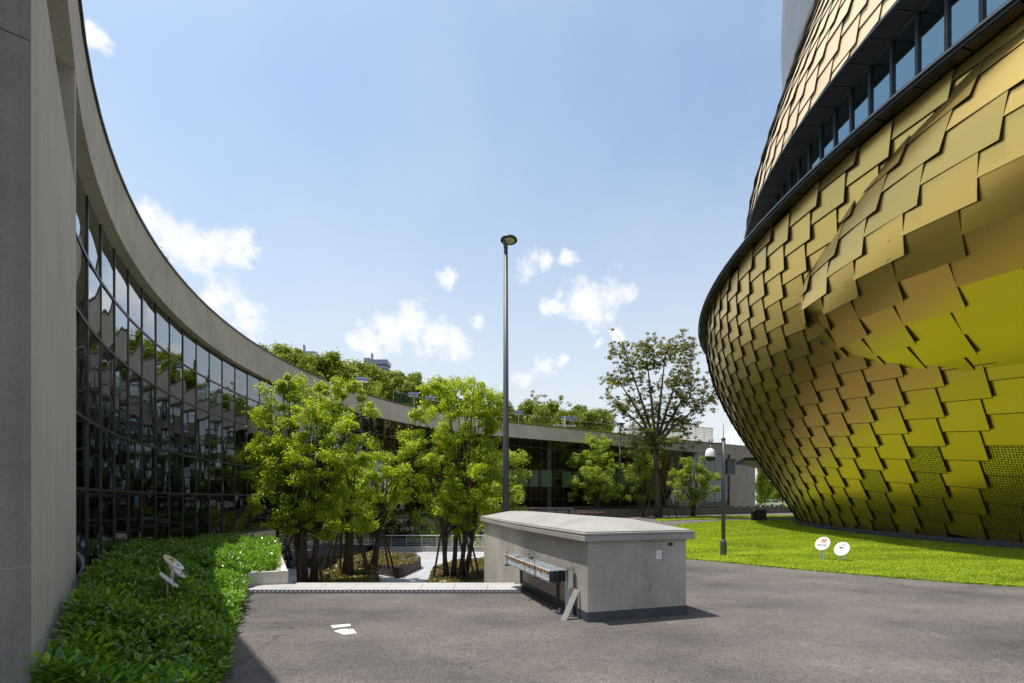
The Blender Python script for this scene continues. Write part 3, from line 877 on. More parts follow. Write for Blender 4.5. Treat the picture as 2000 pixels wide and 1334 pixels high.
bl = empty('bulge_cladding', (0, 0, 0), parent=gb)
bcfg = (6.6, 2.75, .75, .98, .95, Rlow, hbulge)
make_panels('bulge_panel', bcfg, range(-8, 18), range(2, 20), 3.0, 13.2, M['gold'], 85, bl, skip=bulge_skip, restname='bulge_panel_field')
def bulge_back():
    mb = MB(); nphi, nz = 60, 22; b = 0
    for i in range(nphi + 1):
        p = TIP + 3 + (42 - TIP) * i / nphi
        lo, hi = float(np.interp(p, _lp, _lz)), float(np.interp(p, _hp, _hz))
        for j in range(nz + 1):
            z = lo + (hi - lo) * (.08 + .84 * j / nz)
            mb.v.append(tuple(gp(p, z, Rlow(z) + hbulge(p, z)) - snrm(p, z, Rlow, hbulge) * .1))
    for i in range(nphi):
        for j in range(nz):
            a = i * (nz + 1) + j; mb.f.append((a, a + nz + 1, a + nz + 2, a + 1)); mb.m.append(0)
    mb.build('bulge_backing', M['behind'], bl, smooth=True)
bulge_back()
up = empty('upper_cladding', (0, 0, 0), parent=gb)
ucfg = (5.0, 2.35, 18.15, 1.12, .55, Rup, zero)
make_panels('upper_panel', ucfg, range(-30, 22), range(-12, 26), 18.15, 35.8, M['goldU'], 260, up, restname='upper_panel_field')

# kerb of dark blocks round the foot
kb = empty('base_kerb', (0, 0, 0), parent=gb)
for i in range(44):
    p0 = -46 + i * 2.1; a, b = p0 + .015, p0 + 2.085
    vs = [gp(p, z, R) for z in (0.0, .235) for p, R in ((a, 27.55), (b, 27.55), (b, 28.02), (a, 28.02))]
    MB().hexa(vs[:4], vs[4:]).build('kerb_block', M['darkbase'], kb)
# ledge, ribbon window and soffit
lg = empty('ledge', (0, 0, 0), parent=gb)
rb = empty('ribbon_window', (0, 0, 0), parent=gb)
sf = empty('window_soffit', (0, 0, 0), parent=gb)
W = 1.9
for i in range(63):
    p0 = -78 + i * W; a, b = p0 + .035, p0 + W - .035
    vs = [gp(p, z, R) for z in (12.42, 12.50) for p, R in ((a, 32.9), (b, 32.9), (b, 33.66), (a, 33.66))]
    MB().hexa(vs[:4], vs[4:]).build('ledge_panel', M['ledge'], lg)
    vs = [gp(p, z, R) for z in (18.1, 18.16) for p, R in ((a, 29.92), (b, 29.92), (b, 30.86), (a, 30.86))]
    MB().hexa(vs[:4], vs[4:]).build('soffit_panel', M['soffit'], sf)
    q = [gp(p, z, 30.0) for p, z in ((a, 12.7), (b, 12.7), (b, 18.08), (a, 18.08))]
    c = sum(q, Vector()) / 4
    mb = MB().add(q, [(0, 1, 2, 3)]); mb.build('pane', M['teal'], rb)
    x = gp(p0, 15.38, 30.02); MB().box(x, (.11, .11, 5.36), math.radians(p0)).build('mullion', M['frame2'], rb)
m = MB(); revolve(m, [(29.7, 12.68), (33.7, 12.68), (33.7, 12.46), (33.66, 12.46)], -100, 60, 90); m.build('ledge_fascia', M['frame2'], lg, smooth=False)
m = MB(); revolve(m, [(33.71, 12.60), (33.77, 12.60), (33.77, 12.55), (33.71, 12.55)], -100, 60, 90); m.build('edge_trim', M['fascia'], lg)
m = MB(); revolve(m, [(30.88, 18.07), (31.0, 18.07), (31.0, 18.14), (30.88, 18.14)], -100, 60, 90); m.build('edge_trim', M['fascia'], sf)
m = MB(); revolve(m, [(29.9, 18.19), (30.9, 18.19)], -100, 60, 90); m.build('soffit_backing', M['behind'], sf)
m = MB(); revolve(m, [(29.94, 18.02), (30.08, 18.02), (30.08, 18.08), (29.94, 18.08)], -100, 60, 90); m.build('window_head', M['fascia'], rb)
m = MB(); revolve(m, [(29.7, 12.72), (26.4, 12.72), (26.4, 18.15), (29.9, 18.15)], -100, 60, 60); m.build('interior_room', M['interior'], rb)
# crown: a pale ring set back, seen above the scales
def crown():
    cx, cy = 43.6, 22.0
    def ring(mb, prof, a0, a1, n):
        b = len(mb.v); k = len(prof)
        for i in range(n + 1):
            a = math.radians(a0 + (a1 - a0) * i / n)
            for R, z in prof: mb.v.append((cx - R * math.cos(a), cy - R * math.sin(a), z))
        for i in range(n):
            for j in range(k - 1):
                q = b + i * k + j; mb.f.append((q, q + k, q + k + 1, q + 1)); mb.m.append(0)
        return mb
    cr = empty('crown_ring', (0, 0, 0), parent=gb)
    for i in range(30):
        a = -90 + i * 5
        ring(MB(), [(26.9, 28.6), (27.25, 29.4), (27.4, 34), (27.2, 42)], a + .04, a + 4.96, 3).build('fascia_panel', M['crown'], cr)
        ring(MB(), [(26.85, 28.62), (24.8, 30.0), (22, 30.1)], a + .03, a + 4.97, 3).build('soffit_panel', M['crown'], cr)
    for z in np.arange(30.4, 36.5, .35):
        ring(MB(), [(24.9, z), (25.1, z), (25.1, z + .12), (24.9, z + .12)], -60, 20, 40).build('louvre', M['fascia'], cr)
crown()
# flat entrance canopy on the far side
c = P(1478, 905, 40.5)
cn = empty('entrance_canopy', (0, 0, 0), parent=gb)
MB().add([(18.9, 39.2, 4.75), (23.5, 37.5, 4.75), (26, 44, 4.75), (20.4, 44, 4.75), (18.9, 39.2, 4.98), (23.5, 37.5, 4.98), (26, 44, 4.98), (20.4, 44, 4.98)],
         [(3, 2, 1, 0), (4, 5, 6, 7), (0, 1, 5, 4), (1, 2, 6, 5), (2, 3, 7, 6), (3, 0, 4, 7)]).build('canopy_slab', M['frame2'], cn)
MB().add([(19.1, 39.4, 4.745), (23.5, 37.8, 4.745), (26, 43.6, 4.745), (20.6, 43.6, 4.745), (21.4, 40.2, 4.2), (23.4, 39.2, 4.2), (24, 42.5, 4.2), (22, 42.5, 4.2)],
         [(0, 1, 5, 4), (1, 2, 6, 5), (2, 3, 7, 6), (3, 0, 4, 7), (4, 5, 6, 7)]).build('canopy_underside', M['crown'], cn)
# ------------------------------------------------------------------ concrete stair-vent house in the middle
HL = [Vector((.985, 6.29)), Vector((.60, 7.45)), Vector((.20, 8.72)), Vector((-.22, 10.3)), Vector((-.70, 12.15))]
HR = [Vector((2.42, 6.72)), Vector((2.08, 7.8)), Vector((1.68, 9.05)), Vector((1.25, 10.6)), Vector((.62, 12.45))]
HL = spline(HL, 5); HR = spline(HR, 5)
hut = empty('vent_house', (.9, 9, 0), 'low grey concrete vent house with pale hipped cap on the asphalt', 'vent house')
def hut_outline(off, ends=None):
    ends = off if ends is None else ends
    def shift(L_, sgn):
        out = []
        for i, p in enumerate(L_):
            t = (L_[min(i + 1, len(L_) - 1)] - L_[max(i - 1, 0)]).normalized(); n = Vector((-t.y, t.x)) * sgn
            q = p + n * off
            if i == 0: q = q - t * ends
            if i == len(L_) - 1: q = q + t * ends
            out.append(q)
        return out
    return shift(HL, 1), shift(HR, -1)
def hut_prism(o, z0, z1, name, mat, bevel=0):
    l, r = hut_outline(o); poly = [(p.x, p.y) for p in l] + [(p.x, p.y) for p in r[::-1]]
    return MB().prism(poly, z0, z1).build(name, mat, hut, bevel=bevel)
hut_prism(0, COURT_Z - .05, 1.06, 'wall', M['conc_hut'])
def base_strip():
    l, r = hut_outline(.012); k = 11
    poly = [(p.x, p.y) for p in l[:k]] + [(p.x, p.y) for p in r[:k][::-1]]
    MB().prism(poly, -.02, .125).build('base_strip', M['darkbase'], hut)
base_strip()
cap = hut_prism(.085, 1.052, 1.125, 'cap_moulding', M['conc_cap'], .008)
hut_prism(.070, 1.121, 1.142, 'cap_moulding', M['conc_cap'], .004)
hut_prism(.085, 1.138, 1.162, 'cap_moulding', M['conc_cap'], .004)
hut_prism(.045, 1.158, 1.180, 'cap_moulding', M['conc_cap'], .004)
def hip_roof():
    l, r = hut_outline(.042); n = len(l); mb = MB()
    ridge = []
    for i in range(n):
        f = i / (n - 1); c = (l[i] + r[i]) / 2
        ridge.append(c)
    i0, i1 = 3, n - 3
    L2, R2 = [], []
    for i in range(n):
        q = min(max(i, i0), i1); L2.append(ridge[q] * .72 + l[q] * .28); R2.append(ridge[q] * .72 + r[q] * .28)
    zt = 1.315
    v = [(p.x, p.y, 1.179) for p in l] + [(p.x, p.y, 1.179) for p in r] + [(p.x, p.y, zt) for p in L2] + [(p.x, p.y, zt) for p in R2]
    fs = []
    for i in range(n - 1):
        fs.append((i, 2 * n + i, 2 * n + i + 1, i + 1)); fs.append((n + i, n + i + 1, 3 * n + i + 1, 3 * n + i))
        fs.append((2 * n + i, 3 * n + i, 3 * n + i + 1, 2 * n + i + 1))
    fs.append((0, n, 3 * n, 2 * n)); fs.append((n - 1, 2 * n + n - 1, 3 * n + n - 1, n + n - 1))
    mb.add(v, fs); o = mb.build('hipped_cap', M['conc_cap'], hut)
    bm = bmesh.new(); bm.from_mesh(o.data); bmesh.ops.remove_doubles(bm, verts=bm.verts, dist=1e-4); bmesh.ops.recalc_face_normals(bm, faces=bm.faces); bm.to_mesh(o.data); bm.free()
hip_roof()
fdir = (HR[0] - HL[0]).normalized(); fn = Vector((fdir.y, -fdir.x)); fang = math.atan2(fdir.y, fdir.x)
def on_front(u, z, out=.0):
    q = HL[0] + fdir * u + fn * out; return Vector((q.x, q.y, z))
wlen = (HR[0] - HL[0]).length
def text_mesh(body, size, mat, parent, loc, rot, name, ext=.0005, align='CENTER'):
    cu = bpy.data.curves.new(name, 'FONT'); cu.body = body; cu.size = size; cu.align_x = align; cu.align_y = 'CENTER'; cu.extrude = ext
    t = bpy.data.objects.new(name, cu); COL.objects.link(t)
    dg = bpy.context.evaluated_depsgraph_get(); me = bpy.data.meshes.new_from_object(t.evaluated_get(dg))
    bpy.data.objects.remove(t); me.materials.clear(); me.materials.append(mat)
    o = link(name, me, parent); o.location = Vector(loc) - anc(parent); o.rotation_euler = rot; return o
# numbered sticker and small dark badge
u = 1.06; sz = .845
stk = MB().box(on_front(u, sz, .004), (.077, .006, .118), fang).build('number_sticker', M['white'], hut)
rot = (math.pi / 2, 0, fang)
text_mesh('18', .045, M['red'], stk, on_front(u, sz - .03, .0085), rot, 'sticker_number')
MB().box(on_front(u - .012, sz + .037, .0075), (.022, .003, .018), fang).build('sticker_print', M['orange'], stk)
MB().box(on_front(u + .016, sz + .036, .0075), (.016, .003, .014), fang).build('sticker_print', M['tan'], stk)
MB().box(on_front(u - .006, sz + .009, .0075), (.032, .003, .012), fang).build('sticker_print', M['blueprint'], stk)
bd = MB()
hx = [(-.036, 0), (-.02, .022), (.02, .022), (.036, 0), (.02, -.022), (-.02, -.022)]
c0_ = on_front(u + .185, .982, 0)
bd.hexa  # badge as a six-sided plate
vs = []
for o_ in (.001, .012):
    for a, b in hx: vs.append(on_front(u + .185 + a, .982 + b, o_))
bd.add(vs, [tuple(range(6)), tuple(range(11, 5, -1))] + [(i, 6 + i, 6 + (i + 1) % 6, (i + 1) % 6) for i in range(6)])
bd.build('badge', M['black'], hut)
# two flush steel guide channels let into the long wall
def on_side(s, out=0, z=0):
    """along the left wall from the near corner"""
    acc = 0
    for i in range(len(HL) - 1):
        l = (HL[i + 1] - HL[i]).length
        if acc + l >= s or i == len(HL) - 2:
            t = (HL[i + 1] - HL[i]) / l; n = Vector((-t.y, t.x)); q = HL[i] + t * (s - acc) + n * out
            return Vector((q.x, q.y, z)), math.atan2(t.y, t.x)
        acc += l
for s in (2.62, .92):
    p, a = on_side(s, .012, .28); MB().box(p, (.05, .05, .42), a).build('guide_channel', M['pole'], hut)

# ------------------------------------------------------------------ bundle of aluminium flood boards on wall brackets
s_near, s_far = .57, 2.69
pn, a_ = on_side(s_near, 0); pf, _ = on_side(s_far, 0)
dirv = (pf - pn).normalized(); nrm = Vector((-dirv.y, dirv.x, 0)); ang = math.atan2(dirv.y, dirv.x); Lb = (pf - pn).length
fb_ = empty('flood_board_bundle', pn, 'bundle of aluminium flood boards resting on brackets along the vent house wall', 'flood boards')
NBD = 7; bw = .036
for i in range(NBD):
    o_ = .03 + (i + .5) * (bw + .003); sh = (.01 * ((i * 37) % 5) - .02)
    c = pn + dirv * (Lb / 2 + sh) + nrm * o_ + Vector((0, 0, .52 + (.006 if i % 2 else 0)))
    outer = i == NBD - 1
    mb = MB(); mb.box(c, (Lb, bw, .155), ang)
    for zz in (-.045, 0, .045): mb.box(c + Vector((0, 0, zz)) + nrm * (bw / 2 + .001), (Lb - .01, .006, .012), ang)
    bo = mb.build('board', M['alu_film' if outer else 'alu'], fb_)
    e = pn + dirv * (sh - .012) + nrm * o_ + Vector((0, 0, .52))
    MB().box(e, (.022, bw - .004, .15), ang).build('end_cap', M['black'], bo)
    mb = MB(); e2 = c + Vector((0, 0, .0815)); mb.box(e2, (Lb, .012, .012), ang); mb.build('ridge', M['alu'], bo)
# hazard strip along the outer board
oo = .03 + NBD * (bw + .003) + .0055
nst = 34
for i in range(nst):
    c = pn + dirv * (Lb * (i + .5) / nst) + nrm * oo + Vector((0, 0, .578))
    h = .033; w = Lb / nst * .98; sk = .018
    a4 = [c - dirv * (w / 2 + sk / 2) + Vector((0, 0, -h / 2)), c + dirv * (w / 2 - sk / 2) + Vector((0, 0, -h / 2)), c + dirv * (w / 2 + sk / 2) + Vector((0, 0, h / 2)), c - dirv * (w / 2 - sk / 2) + Vector((0, 0, h / 2))]
    MB().hexa([v for v in a4], [v + nrm * .002 for v in a4]).build('hazard_stripe', M['orange' if i % 2 else 'black'], fb_)
# pale film prints on the outer face
rnd = random.Random(2)
for i in range(24):
    f = .06 + .9 * (i // 3) / 8 + rnd.uniform(-.01, .01); zz = .545 - .035 * (i % 3)
    c = pn + dirv * (Lb * f) + nrm * (oo + .0015) + Vector((0, 0, zz))
    MB().box(c, (.10, .002, .016), ang).build('film_print', M['tan' if i % 4 == 0 else 'blueprint'] if i % 3 == 0 else M['white'], fb_)
for f in (.26, .93):
    c = pn + dirv * (Lb * f)
    br = MB(); br.box(c + nrm * .17 + Vector((0, 0, .427)), (.05, .36, .025), ang); br.box(c + nrm * .012 + Vector((0, 0, .40)), (.05, .02, .16), ang)
    brk = br.build('wall_bracket', M['pole'], fb_)
    MB().tube([c + nrm * (.315) + Vector((0, 0, .40)), c + nrm * .315 + Vector((0, 0, .69))], .008, 8).build('threaded_rod', M['steel'], fb_)
# clamps lying on the boards
for f, o_, kind in ((.50, .17, 0), (.62, .10, 1)):
    c = pn + dirv * (Lb * f) + nrm * o_ + Vector((0, 0, .606))
    cl = empty('board_clamp', c, ('steel clamp block with black slot on top of the flood boards' if kind == 0 else 'small pale clamp behind the larger one on the flood boards'), 'clamp', 'clamps on the flood boards')
    if kind == 0:
        MB().box(c + Vector((0, 0, .01)), (.20, .12, .02), ang).build('foot_plate', M['alu'], cl)
        MB().box(c + Vector((0, 0, .075)), (.09, .09, .11), ang).build('block', M['steel'], cl, bevel=.006)
        MB().box(c - dirv * .046 + nrm * .02 + Vector((0, 0, .055)), (.006, .045, .035), ang).build('slot', M['black'], cl)
        MB().box(c + nrm * .14 + Vector((0, 0, .075)), (.03, .26, .028), ang).build('arm', M['steel'], cl)
        MB().lathe([(.02, 0), (.02, .06)], c + dirv * .02 + Vector((0, 0, .12)), 12).build('knob', M['steel'], cl)
    else:
        MB().box(c + Vector((0, 0, .05)), (.10, .08, .09), ang).build('block', M['alu'], cl, bevel=.006)
        MB().tube([c + Vector((0, 0, .09)), c + Vector((0, 0, .13))], .02, 10).build('knob', M['steel'], cl)
# leaning channel post and short board
pp, a_ = on_side(.40, .055); 
cp = empty('channel_post', pp, 'tall aluminium channel post standing against the vent house wall', 'post')
base = Vector((pp.x, pp.y, 0)); tt = Vector((math.cos(a_), math.sin(a_), 0)); nn = Vector((-tt.y, tt.x, 0))
for o_ in (-.045, .045): MB().box(base + tt * o_ + nn * .02 + Vector((0, 0, .32)), (.012, .07, .60), a_).build('flange', M['alu'], cp)
MB().box(base + nn * -.012 + Vector((0, 0, .32)), (.10, .008, .60), a_).build('web', M['alu'], cp)
MB().box(base + nn * .01 + Vector((0, 0, .645)), (.115, .085, .05), a_).build('head', M['steel'], cp, bevel=.005)
MB().box(base + nn * .01 + Vector((0, 0, .01)), (.14, .12, .02), a_).build('foot_plate', M['steel'], cp)
lbq, a_ = on_side(.30, .10)
lo_ = empty('leaning_board', (lbq.x, lbq.y, 0), 'short pale board leaning at an angle against the channel post', 'board')
q0 = Vector((lbq.x, lbq.y, 0)) + Vector((-.155, -.16, .0)); q1 = Vector((lbq.x, lbq.y, 0)) + Vector((.045, -.03, .40))
d_ = (q1 - q0).normalized(); sd = Vector((.90, -.16, 0)).normalized(); sd = (sd - d_ * sd.dot(d_)).normalized(); up_ = d_.cross(sd)
w_, t_ = .075, .03
b4 = [q0, q0 + sd * w_, q0 + sd * w_ + up_ * t_, q0 + up_ * t_]; t4 = [v + d_ * (q1 - q0).length for v in b4]
MB().hexa(b4, t4).build('board', M['conc_cap'], lo_, bevel=.004)
pq, a_ = on_side(.62, .16)
o = MB().box((pq.x, pq.y, .02), (.14, .05, .02), a_ + .5).box((pq.x + .05, pq.y, .04), (.02, .05, .05), a_ + .5).build('loose_bracket', M['alu']); tag(o, 'small loose metal bracket lying at the foot of the vent house wall', 'bracket')

# ------------------------------------------------------------------ poles and lamps
def lamp_tall():
    x, y = P(988, 975, 14.2).x, 14.2
    r = empty('street_lamp', (x, y, 0), 'tall slim dark street lamp with a round disc head', 'street lamp')
    zt = H + (HY - 482) / F * y
    MB().tube([(x, y, 0), (x, y, 2.5), (x, y, zt)], [.105, .092, .058], 20).build('pole', M['pole'], r, smooth=True)
    MB().lathe([(.17, 0), (.17, .03), (.11, .05)], (x, y, 0), 20).build('base_plate', M['pole'], r)
    cz = H + (HY - 469) / F * y; cx = x + .09
    MB().tube([(x, y, zt - .05), (x - .01, y, zt + .04), (x - .07, y, cz + .02), (x - .10, y, cz + .05)], [.062, .06, .045, .03], 12).build('neck', M['pole'], r, smooth=True)
    Mt = Matrix.Rotation(math.radians(-2), 3, 'X')
    MB().lathe([(.19, -.012), (.245, -.02), (.25, .0), (.23, .035), (.12, .06), (.02, .065)], (cx, y, cz), 36, Mt).build('lamp_head', M['frame2'], r, smooth=True)
    MB().lathe([(.165, -.028), (.172, -.018)], (cx, y, cz), 36, Mt).build('lens', M['lens'], r)
    MB().lathe([(.022, -.036), (.024, -.022)], (cx, y, cz), 12, Mt).build('sensor', M['black'], r)
lamp_tall()
def lamp_small():
    y = 44.0; x = P(1211, 0, y).x
    r = empty('street_lamp', (x, y, 0), 'thin distant lamp post in front of the glass facade with short side head', 'street lamp')
    zt = H + (HY - 828) / F * y
    MB().tube([(x, y, 0), (x, y, zt)], [.09, .07], 12).build('pole', M['pole'], r, smooth=True)
    MB().box((x + .18, y, zt + .03), (.5, .2, .09)).build('lamp_head', M['pole'], r)
lamp_small()
def cctv(px, py, y, zbase, ztop, label, small=False):
    x = P(px, 0, y).x; k = 1 if not small else 1.0
    r = empty('camera_pole', (x, y, zbase), label, 'camera pole')
    R0 = .052 if not small else .05
    MB().tube([(x, y, zbase), (x, y, ztop)], R0, 16).build('pole', M['pole'], r, smooth=True)
    MB().lathe([(R0 * 1.25, 0), (R0 * 1.25, .02), (.0, .05)], (x, y, ztop), 14).build('pole_cap', M['pole'], r)
    if not small:
        MB().lathe([(.085, 0), (.085, .36), (.075, .42), (.055, .44)], (x, y, zbase), 20).build('base_sleeve', M['pole'], r)
        MB().tube([(x, y, ztop), (x, y, ztop + .42)], [.012, .006], 8).build('antenna', M['pole'], r)
    s = 1 if not small else .9
    az = ztop - .12 * s
    MB().box((x - .21 * s, y, az), (.42 * s, .05, .05)).build('arm', M['pole'], r)
    cx = x - .37 * s
    cm = MB().lathe([(.0, .24), (.05, .235), (.10, .20), (.125, .12), (.14, .03), (.14, 0)], (cx, y, az - .37 * s), 24).build('camera_housing', M['white'], r, smooth=True)
    MB().lathe([(.128, .0), (.12, -.05), (.09, -.11), (.04, -.135), (.0, -.14)][::-1], (cx, y, az - .372 * s), 24).build('dome', M['black'], cm, smooth=True)
    MB().tube([(cx, y, az - .15), (cx, y, az + .02), (cx + .02, y, az + .06)], .025, 10).build('neck', M['steel'], r)
    MB().tube([(cx + .05, y, az + .0), (cx + .09, y, az + .12), (cx + .03, y, az + .15), (cx - .01, y, az + .1)], .014, 8).build('cable_loop', M['white'], r, smooth=True)
    MB().box((cx + .01, y, az + .09), (.09, .09, .08)).build('mount_block', M['steel'], r, bevel=.01)
    bx = empty('control_box', (x, y, 0), parent=r); bx.location = Vector((x, y, 0)) - anc(r)
    zz = ztop - .78 * s
    MB().box((x + .20 * s, y + .05, zz), (.22 * s, .20, .40 * s)).build('box_body', M['pole'], bx)
    MB().box((x + .20 * s, y + .03, zz + .215 * s), (.29 * s, .26, .03), 0, 0, .06).build('box_roof', M['pole'], bx)
    MB().box((x + .03, y + .05, zz), (.12, .06, .30)).build('box_bracket', M['pole'], bx)
    return r
g_ = gnd(1413, 1087)
cctv(1413, 0, g_.y, .03, H + (HY - 858) / F * g_.y, 'grey pole with white dome camera and control box on the lawn')
yr = 66.0
cctv(1455, 0, yr, 7.5, H + (HY - 832) / F * yr, 'small camera pole standing on the far roof against the sky', True)

# ------------------------------------------------------------------ round notice discs
def disc_sign(name, pos, face_az, tilt, R, posts_h, label, group, deco):
    """disc whose centre is pos; faces azimuth face_az (radians, direction of the normal in plan) tilted back by tilt"""
    zg = .03 if group.startswith('lawn') else .1
    r = empty(name, (pos.x, pos.y, zg), label, 'notice sign', group)
    n = Vector((math.cos(face_az) * math.cos(tilt), math.sin(face_az) * math.cos(tilt), math.sin(tilt)))
    u = Vector((0, 0, 1)).cross(n).normalized(); v = n.cross(u)
    Mt = Matrix((u, v, n)).transposed()
    dd = MB().lathe([(R * .985, -.018), (R, -.012), (R, .0), (R * .985, .004)], pos, 40, Mt).build('disc', M['white'], r)
    def pt(a, b, o=.0055): return pos + u * a * R + v * b * R + n * o
    def patch(poly, mat, nm, o=.0055):
        vs = [pt(a, b, o) for a, b in poly]; k = len(vs); cen = sum(vs, Vector()) / k
        mb = MB(); mb.add(vs + [q - n * .001 for q in vs], [tuple(range(k))] + [(i, k + i, k + (i + 1) % k, (i + 1) % k) for i in range(k)]); mb.build(nm, mat, dd)
    deco(patch, pt, dd, Mt)
    return r, n, u
def circ(cx, cy, r, n=24, a0=0, a1=2 * math.pi): return [(cx + r * math.cos(a0 + (a1 - a0) * i / n), cy + r * math.sin(a0 + (a1 - a0) * i / n)) for i in range(n)]
def seg(cy, n=24, R=.965):
    a = math.asin(cy / R); return [(R * math.cos(t), R * math.sin(t)) for t in np.linspace(a, math.pi - a, n)]
def ringpatch(patch, cx, cy, r0, r1, mat, nm):
    n = 20
    for i in range(n):
        a, b = 2 * math.pi * i / n, 2 * math.pi * (i + 1) / n
        patch([(cx + r0 * math.cos(a), cy + r0 * math.sin(a)), (cx + r1 * math.cos(a), cy + r1 * math.sin(a)), (cx + r1 * math.cos(b), cy + r1 * math.sin(b)), (cx + r0 * math.cos(b), cy + r0 * math.sin(b))], mat, nm, .0075)
def cjk(body, size, pt, dd, Mt, a, b, mat):
    o = text_mesh(body, size, mat, dd, pt(a, b, .0075), Mt.to_euler(), 'notice_text')
    return o
def deco_flower(patch, pt, dd, Mt):
    patch(seg(-.12), M['cream'], 'cream_field', .0058)
    # red prohibition ring drawn as one mesh
    mb = MB(); n = 28; c = (0.12, .42)
    for r0, r1 in ((.30, .38),):
        for i in range(n):
            a, b = 2 * math.pi * i / n, 2 * math.pi * (i + 1) / n
            mb.add([pt(c[0] + r * math.cos(t), c[1] + r * math.sin(t), .0078) for r, t in ((r0, a), (r1, a), (r1, b), (r0, b))], [(0, 1, 2, 3)])
    mb.add([pt(c[0] + x, c[1] + y, .0078) for x, y in ((-.26, -.2), (-.2, -.26), (.26, .2), (.2, .26))], [(0, 1, 2, 3)])
    mb.build('prohibition_ring', M['red'], dd)
    mb = MB()
    for x, y, w, h in ((-.12, .12, .07, .05), (-.14, -.02, .1, .07), (.14, -.02, .06, .05), (.1, -.1, .07, .05), (.17, .06, .05, .06), (.04, -.17, .06, .04)):
        mb.add([pt(c[0] + x + a * w, c[1] + y + b * h, .0074) for a, b in ((-1, -1), (1, -1), (1, 1), (-1, 1))], [(0, 1, 2, 3)])
    mb.build('hand_and_flower_print', M['ink'], dd)
    cjk('爱护花草', .30 * .19, pt, dd, Mt, 0, -.30, M['ink'])
def deco_hand(patch, pt, dd, Mt):
    hand = [(-.42, .02), (-.3, .12), (-.16, .06), (-.02, .0), (.12, .02), (.36, .12), (.42, .08), (.2, -.08), (.02, -.18), (-.2, -.18), (-.36, -.1)]
    patch([(a + .02, b + .2) for a, b in hand], M['ink'], 'hand_print')
    mb = MB(); c = (.06, .58)
    for a0, a1 in ((-.3, .5), (.75, 1.5), (1.75, 2.5), (2.75, 3.4)):
        for i in range(6):
            a, b = a0 + (a1 - a0) * i / 6, a0 + (a1 - a0) * (i + 1) / 6
            mb.add([pt(c[0] + r * math.cos(t), c[1] + r * math.sin(t), .0075) for r, t in ((.12, a), (.19, a), (.19, b), (.12, b))], [(0, 1, 2, 3)])
    mb.add([pt(c[0] + x, c[1] + y, .0075) for x, y in ((-.09, -.14), (.09, -.14), (.05, 0), (-.05, 0))], [(0, 1, 2, 3)])
    mb.build('paw_print', M['ink'], dd)
def posts(r, pos, n, u, zg, offs, mat, top=-.02):
    for a, b in offs:
        q = pos + u * a; q2 = Vector((q.x - n.x * b, q.y - n.y * b, 0))
        MB().tube([(q2.x, q2.y, zg - .02), (q2.x, q2.y, pos.z + top)], .011, 8).build('post', mat, r)
ds = 12.55
for (px, py, fn_, lab, dh) in ((1606.5, 1061.5, deco_flower, 'white disc with a red prohibition ring and lettering, standing on the lawn', .0), (1644, 1072, deco_hand, 'plain white disc with a dark open hand symbol, standing on the lawn', 0)):
    pos = P(px, py, ds if px < 1630 else 12.3)
    r, n, u_ = disc_sign('round_notice', pos, math.radians(-155), math.radians(27), .19, .3, lab, 'lawn notice discs', fn_)
    posts(r, pos, n, u_, .03, ((-.06, .0), (-.025, .04), (.02, .0), (.055, .04)), M['white'], -.03)
def deco_tan(patch, pt, dd, Mt):
    patch(seg(-.10), M['tan'], 'tan_field', .0058)
    mb = MB()
    for x, y, w, h in ((-.2, .3, .1, .12), (.05, .35, .08, .14), (.25, .28, .1, .08), (-.05, .15, .16, .05)):
        mb.add([pt(x + a * w, y + b * h, .0074) for a, b in ((-1, -1), (1, -1), (1, 1), (-1, 1))], [(0, 1, 2, 3)])
    mb.build('symbol_print', M['ink'], dd)
    mb = MB()
    for y, w in ((-.32, .4), (-.5, .3)):
        mb.add([pt(a * w, y + b * .045, .0074) for a, b in ((-1, -1), (1, -1), (1, 1), (-1, 1))], [(0, 1, 2, 3)])
    mb.build('text_print', M['pole'], dd)
def deco_plain(patch, pt, dd, Mt):
    mb = MB()
    for y, w in ((-.45, .35),): mb.add([pt(a * w, y + b * .1, .0074) for a, b in ((-1, -1), (1, -1), (1, 1), (-1, 1))], [(0, 1, 2, 3)])
    mb.build('text_print', M['pole'], dd)
for (px, py, d, az, tl, R, fn_, lab) in ((340, 1098, 6.0, 21, 46, .138, deco_tan, 'tan and white round notice tilted above the dark shrubs'),
                                      (347, 1116, 6.25, 25, 46, .118, deco_plain, 'white round notice partly behind the tan one in the shrubs'),
                                      (331, 1132, 5.8, 35, 44, .132, deco_plain, 'white round notice seen edge-on, lowest in the shrubs')):
    pos = P(px, py, d)
    r, n, u_ = disc_sign('round_notice', pos, math.radians(az), math.radians(tl), R, .3, lab, 'shrub notice discs', fn_)
    posts(r, pos, n, u_, .1, ((-.02, .03), (.02, .03)), M['alu'], 0)

# ------------------------------------------------------------------ small furniture on the far lawn
q = gnd(1471, 1018); 
r = empty('path_bollard', (q.x, q.y, 0), 'slim dark metal bollard beside the cabinet on the far lawn', 'bollard')
MB().box((q.x, q.y, .45), (.24, .24, .9)).build('body', M['frame2'], r, bevel=.02); MB().box((q.x, q.y - .1, .80), (.16, .06, .12)).build('lens', M['lens'], r)
q = gnd(1487, 1018)
r = empty('utility_cabinet', (q.x, q.y, 0), 'dark metal utility cabinet standing at the edge of the far lawn', 'cabinet')
MB().box((q.x, q.y + .25, .42), (.80, .6, .82), -.25).build('body', M['frame2'], r, bevel=.015); MB().box((q.x, q.y + .25, .845), (.86, .66, .04), -.25).build('lid', M['pole'], r); MB().box((q.x, q.y + .25, .03), (.74, .54, .06), -.25).build('plinth', M['void'], r)
q = gnd(1359, 1004); r = empty('sign_post', (q.x, q.y, 0), 'red brown timber sign post with a narrow pale green board', 'sign post')
hh = (1004 - 961) / F * q.y
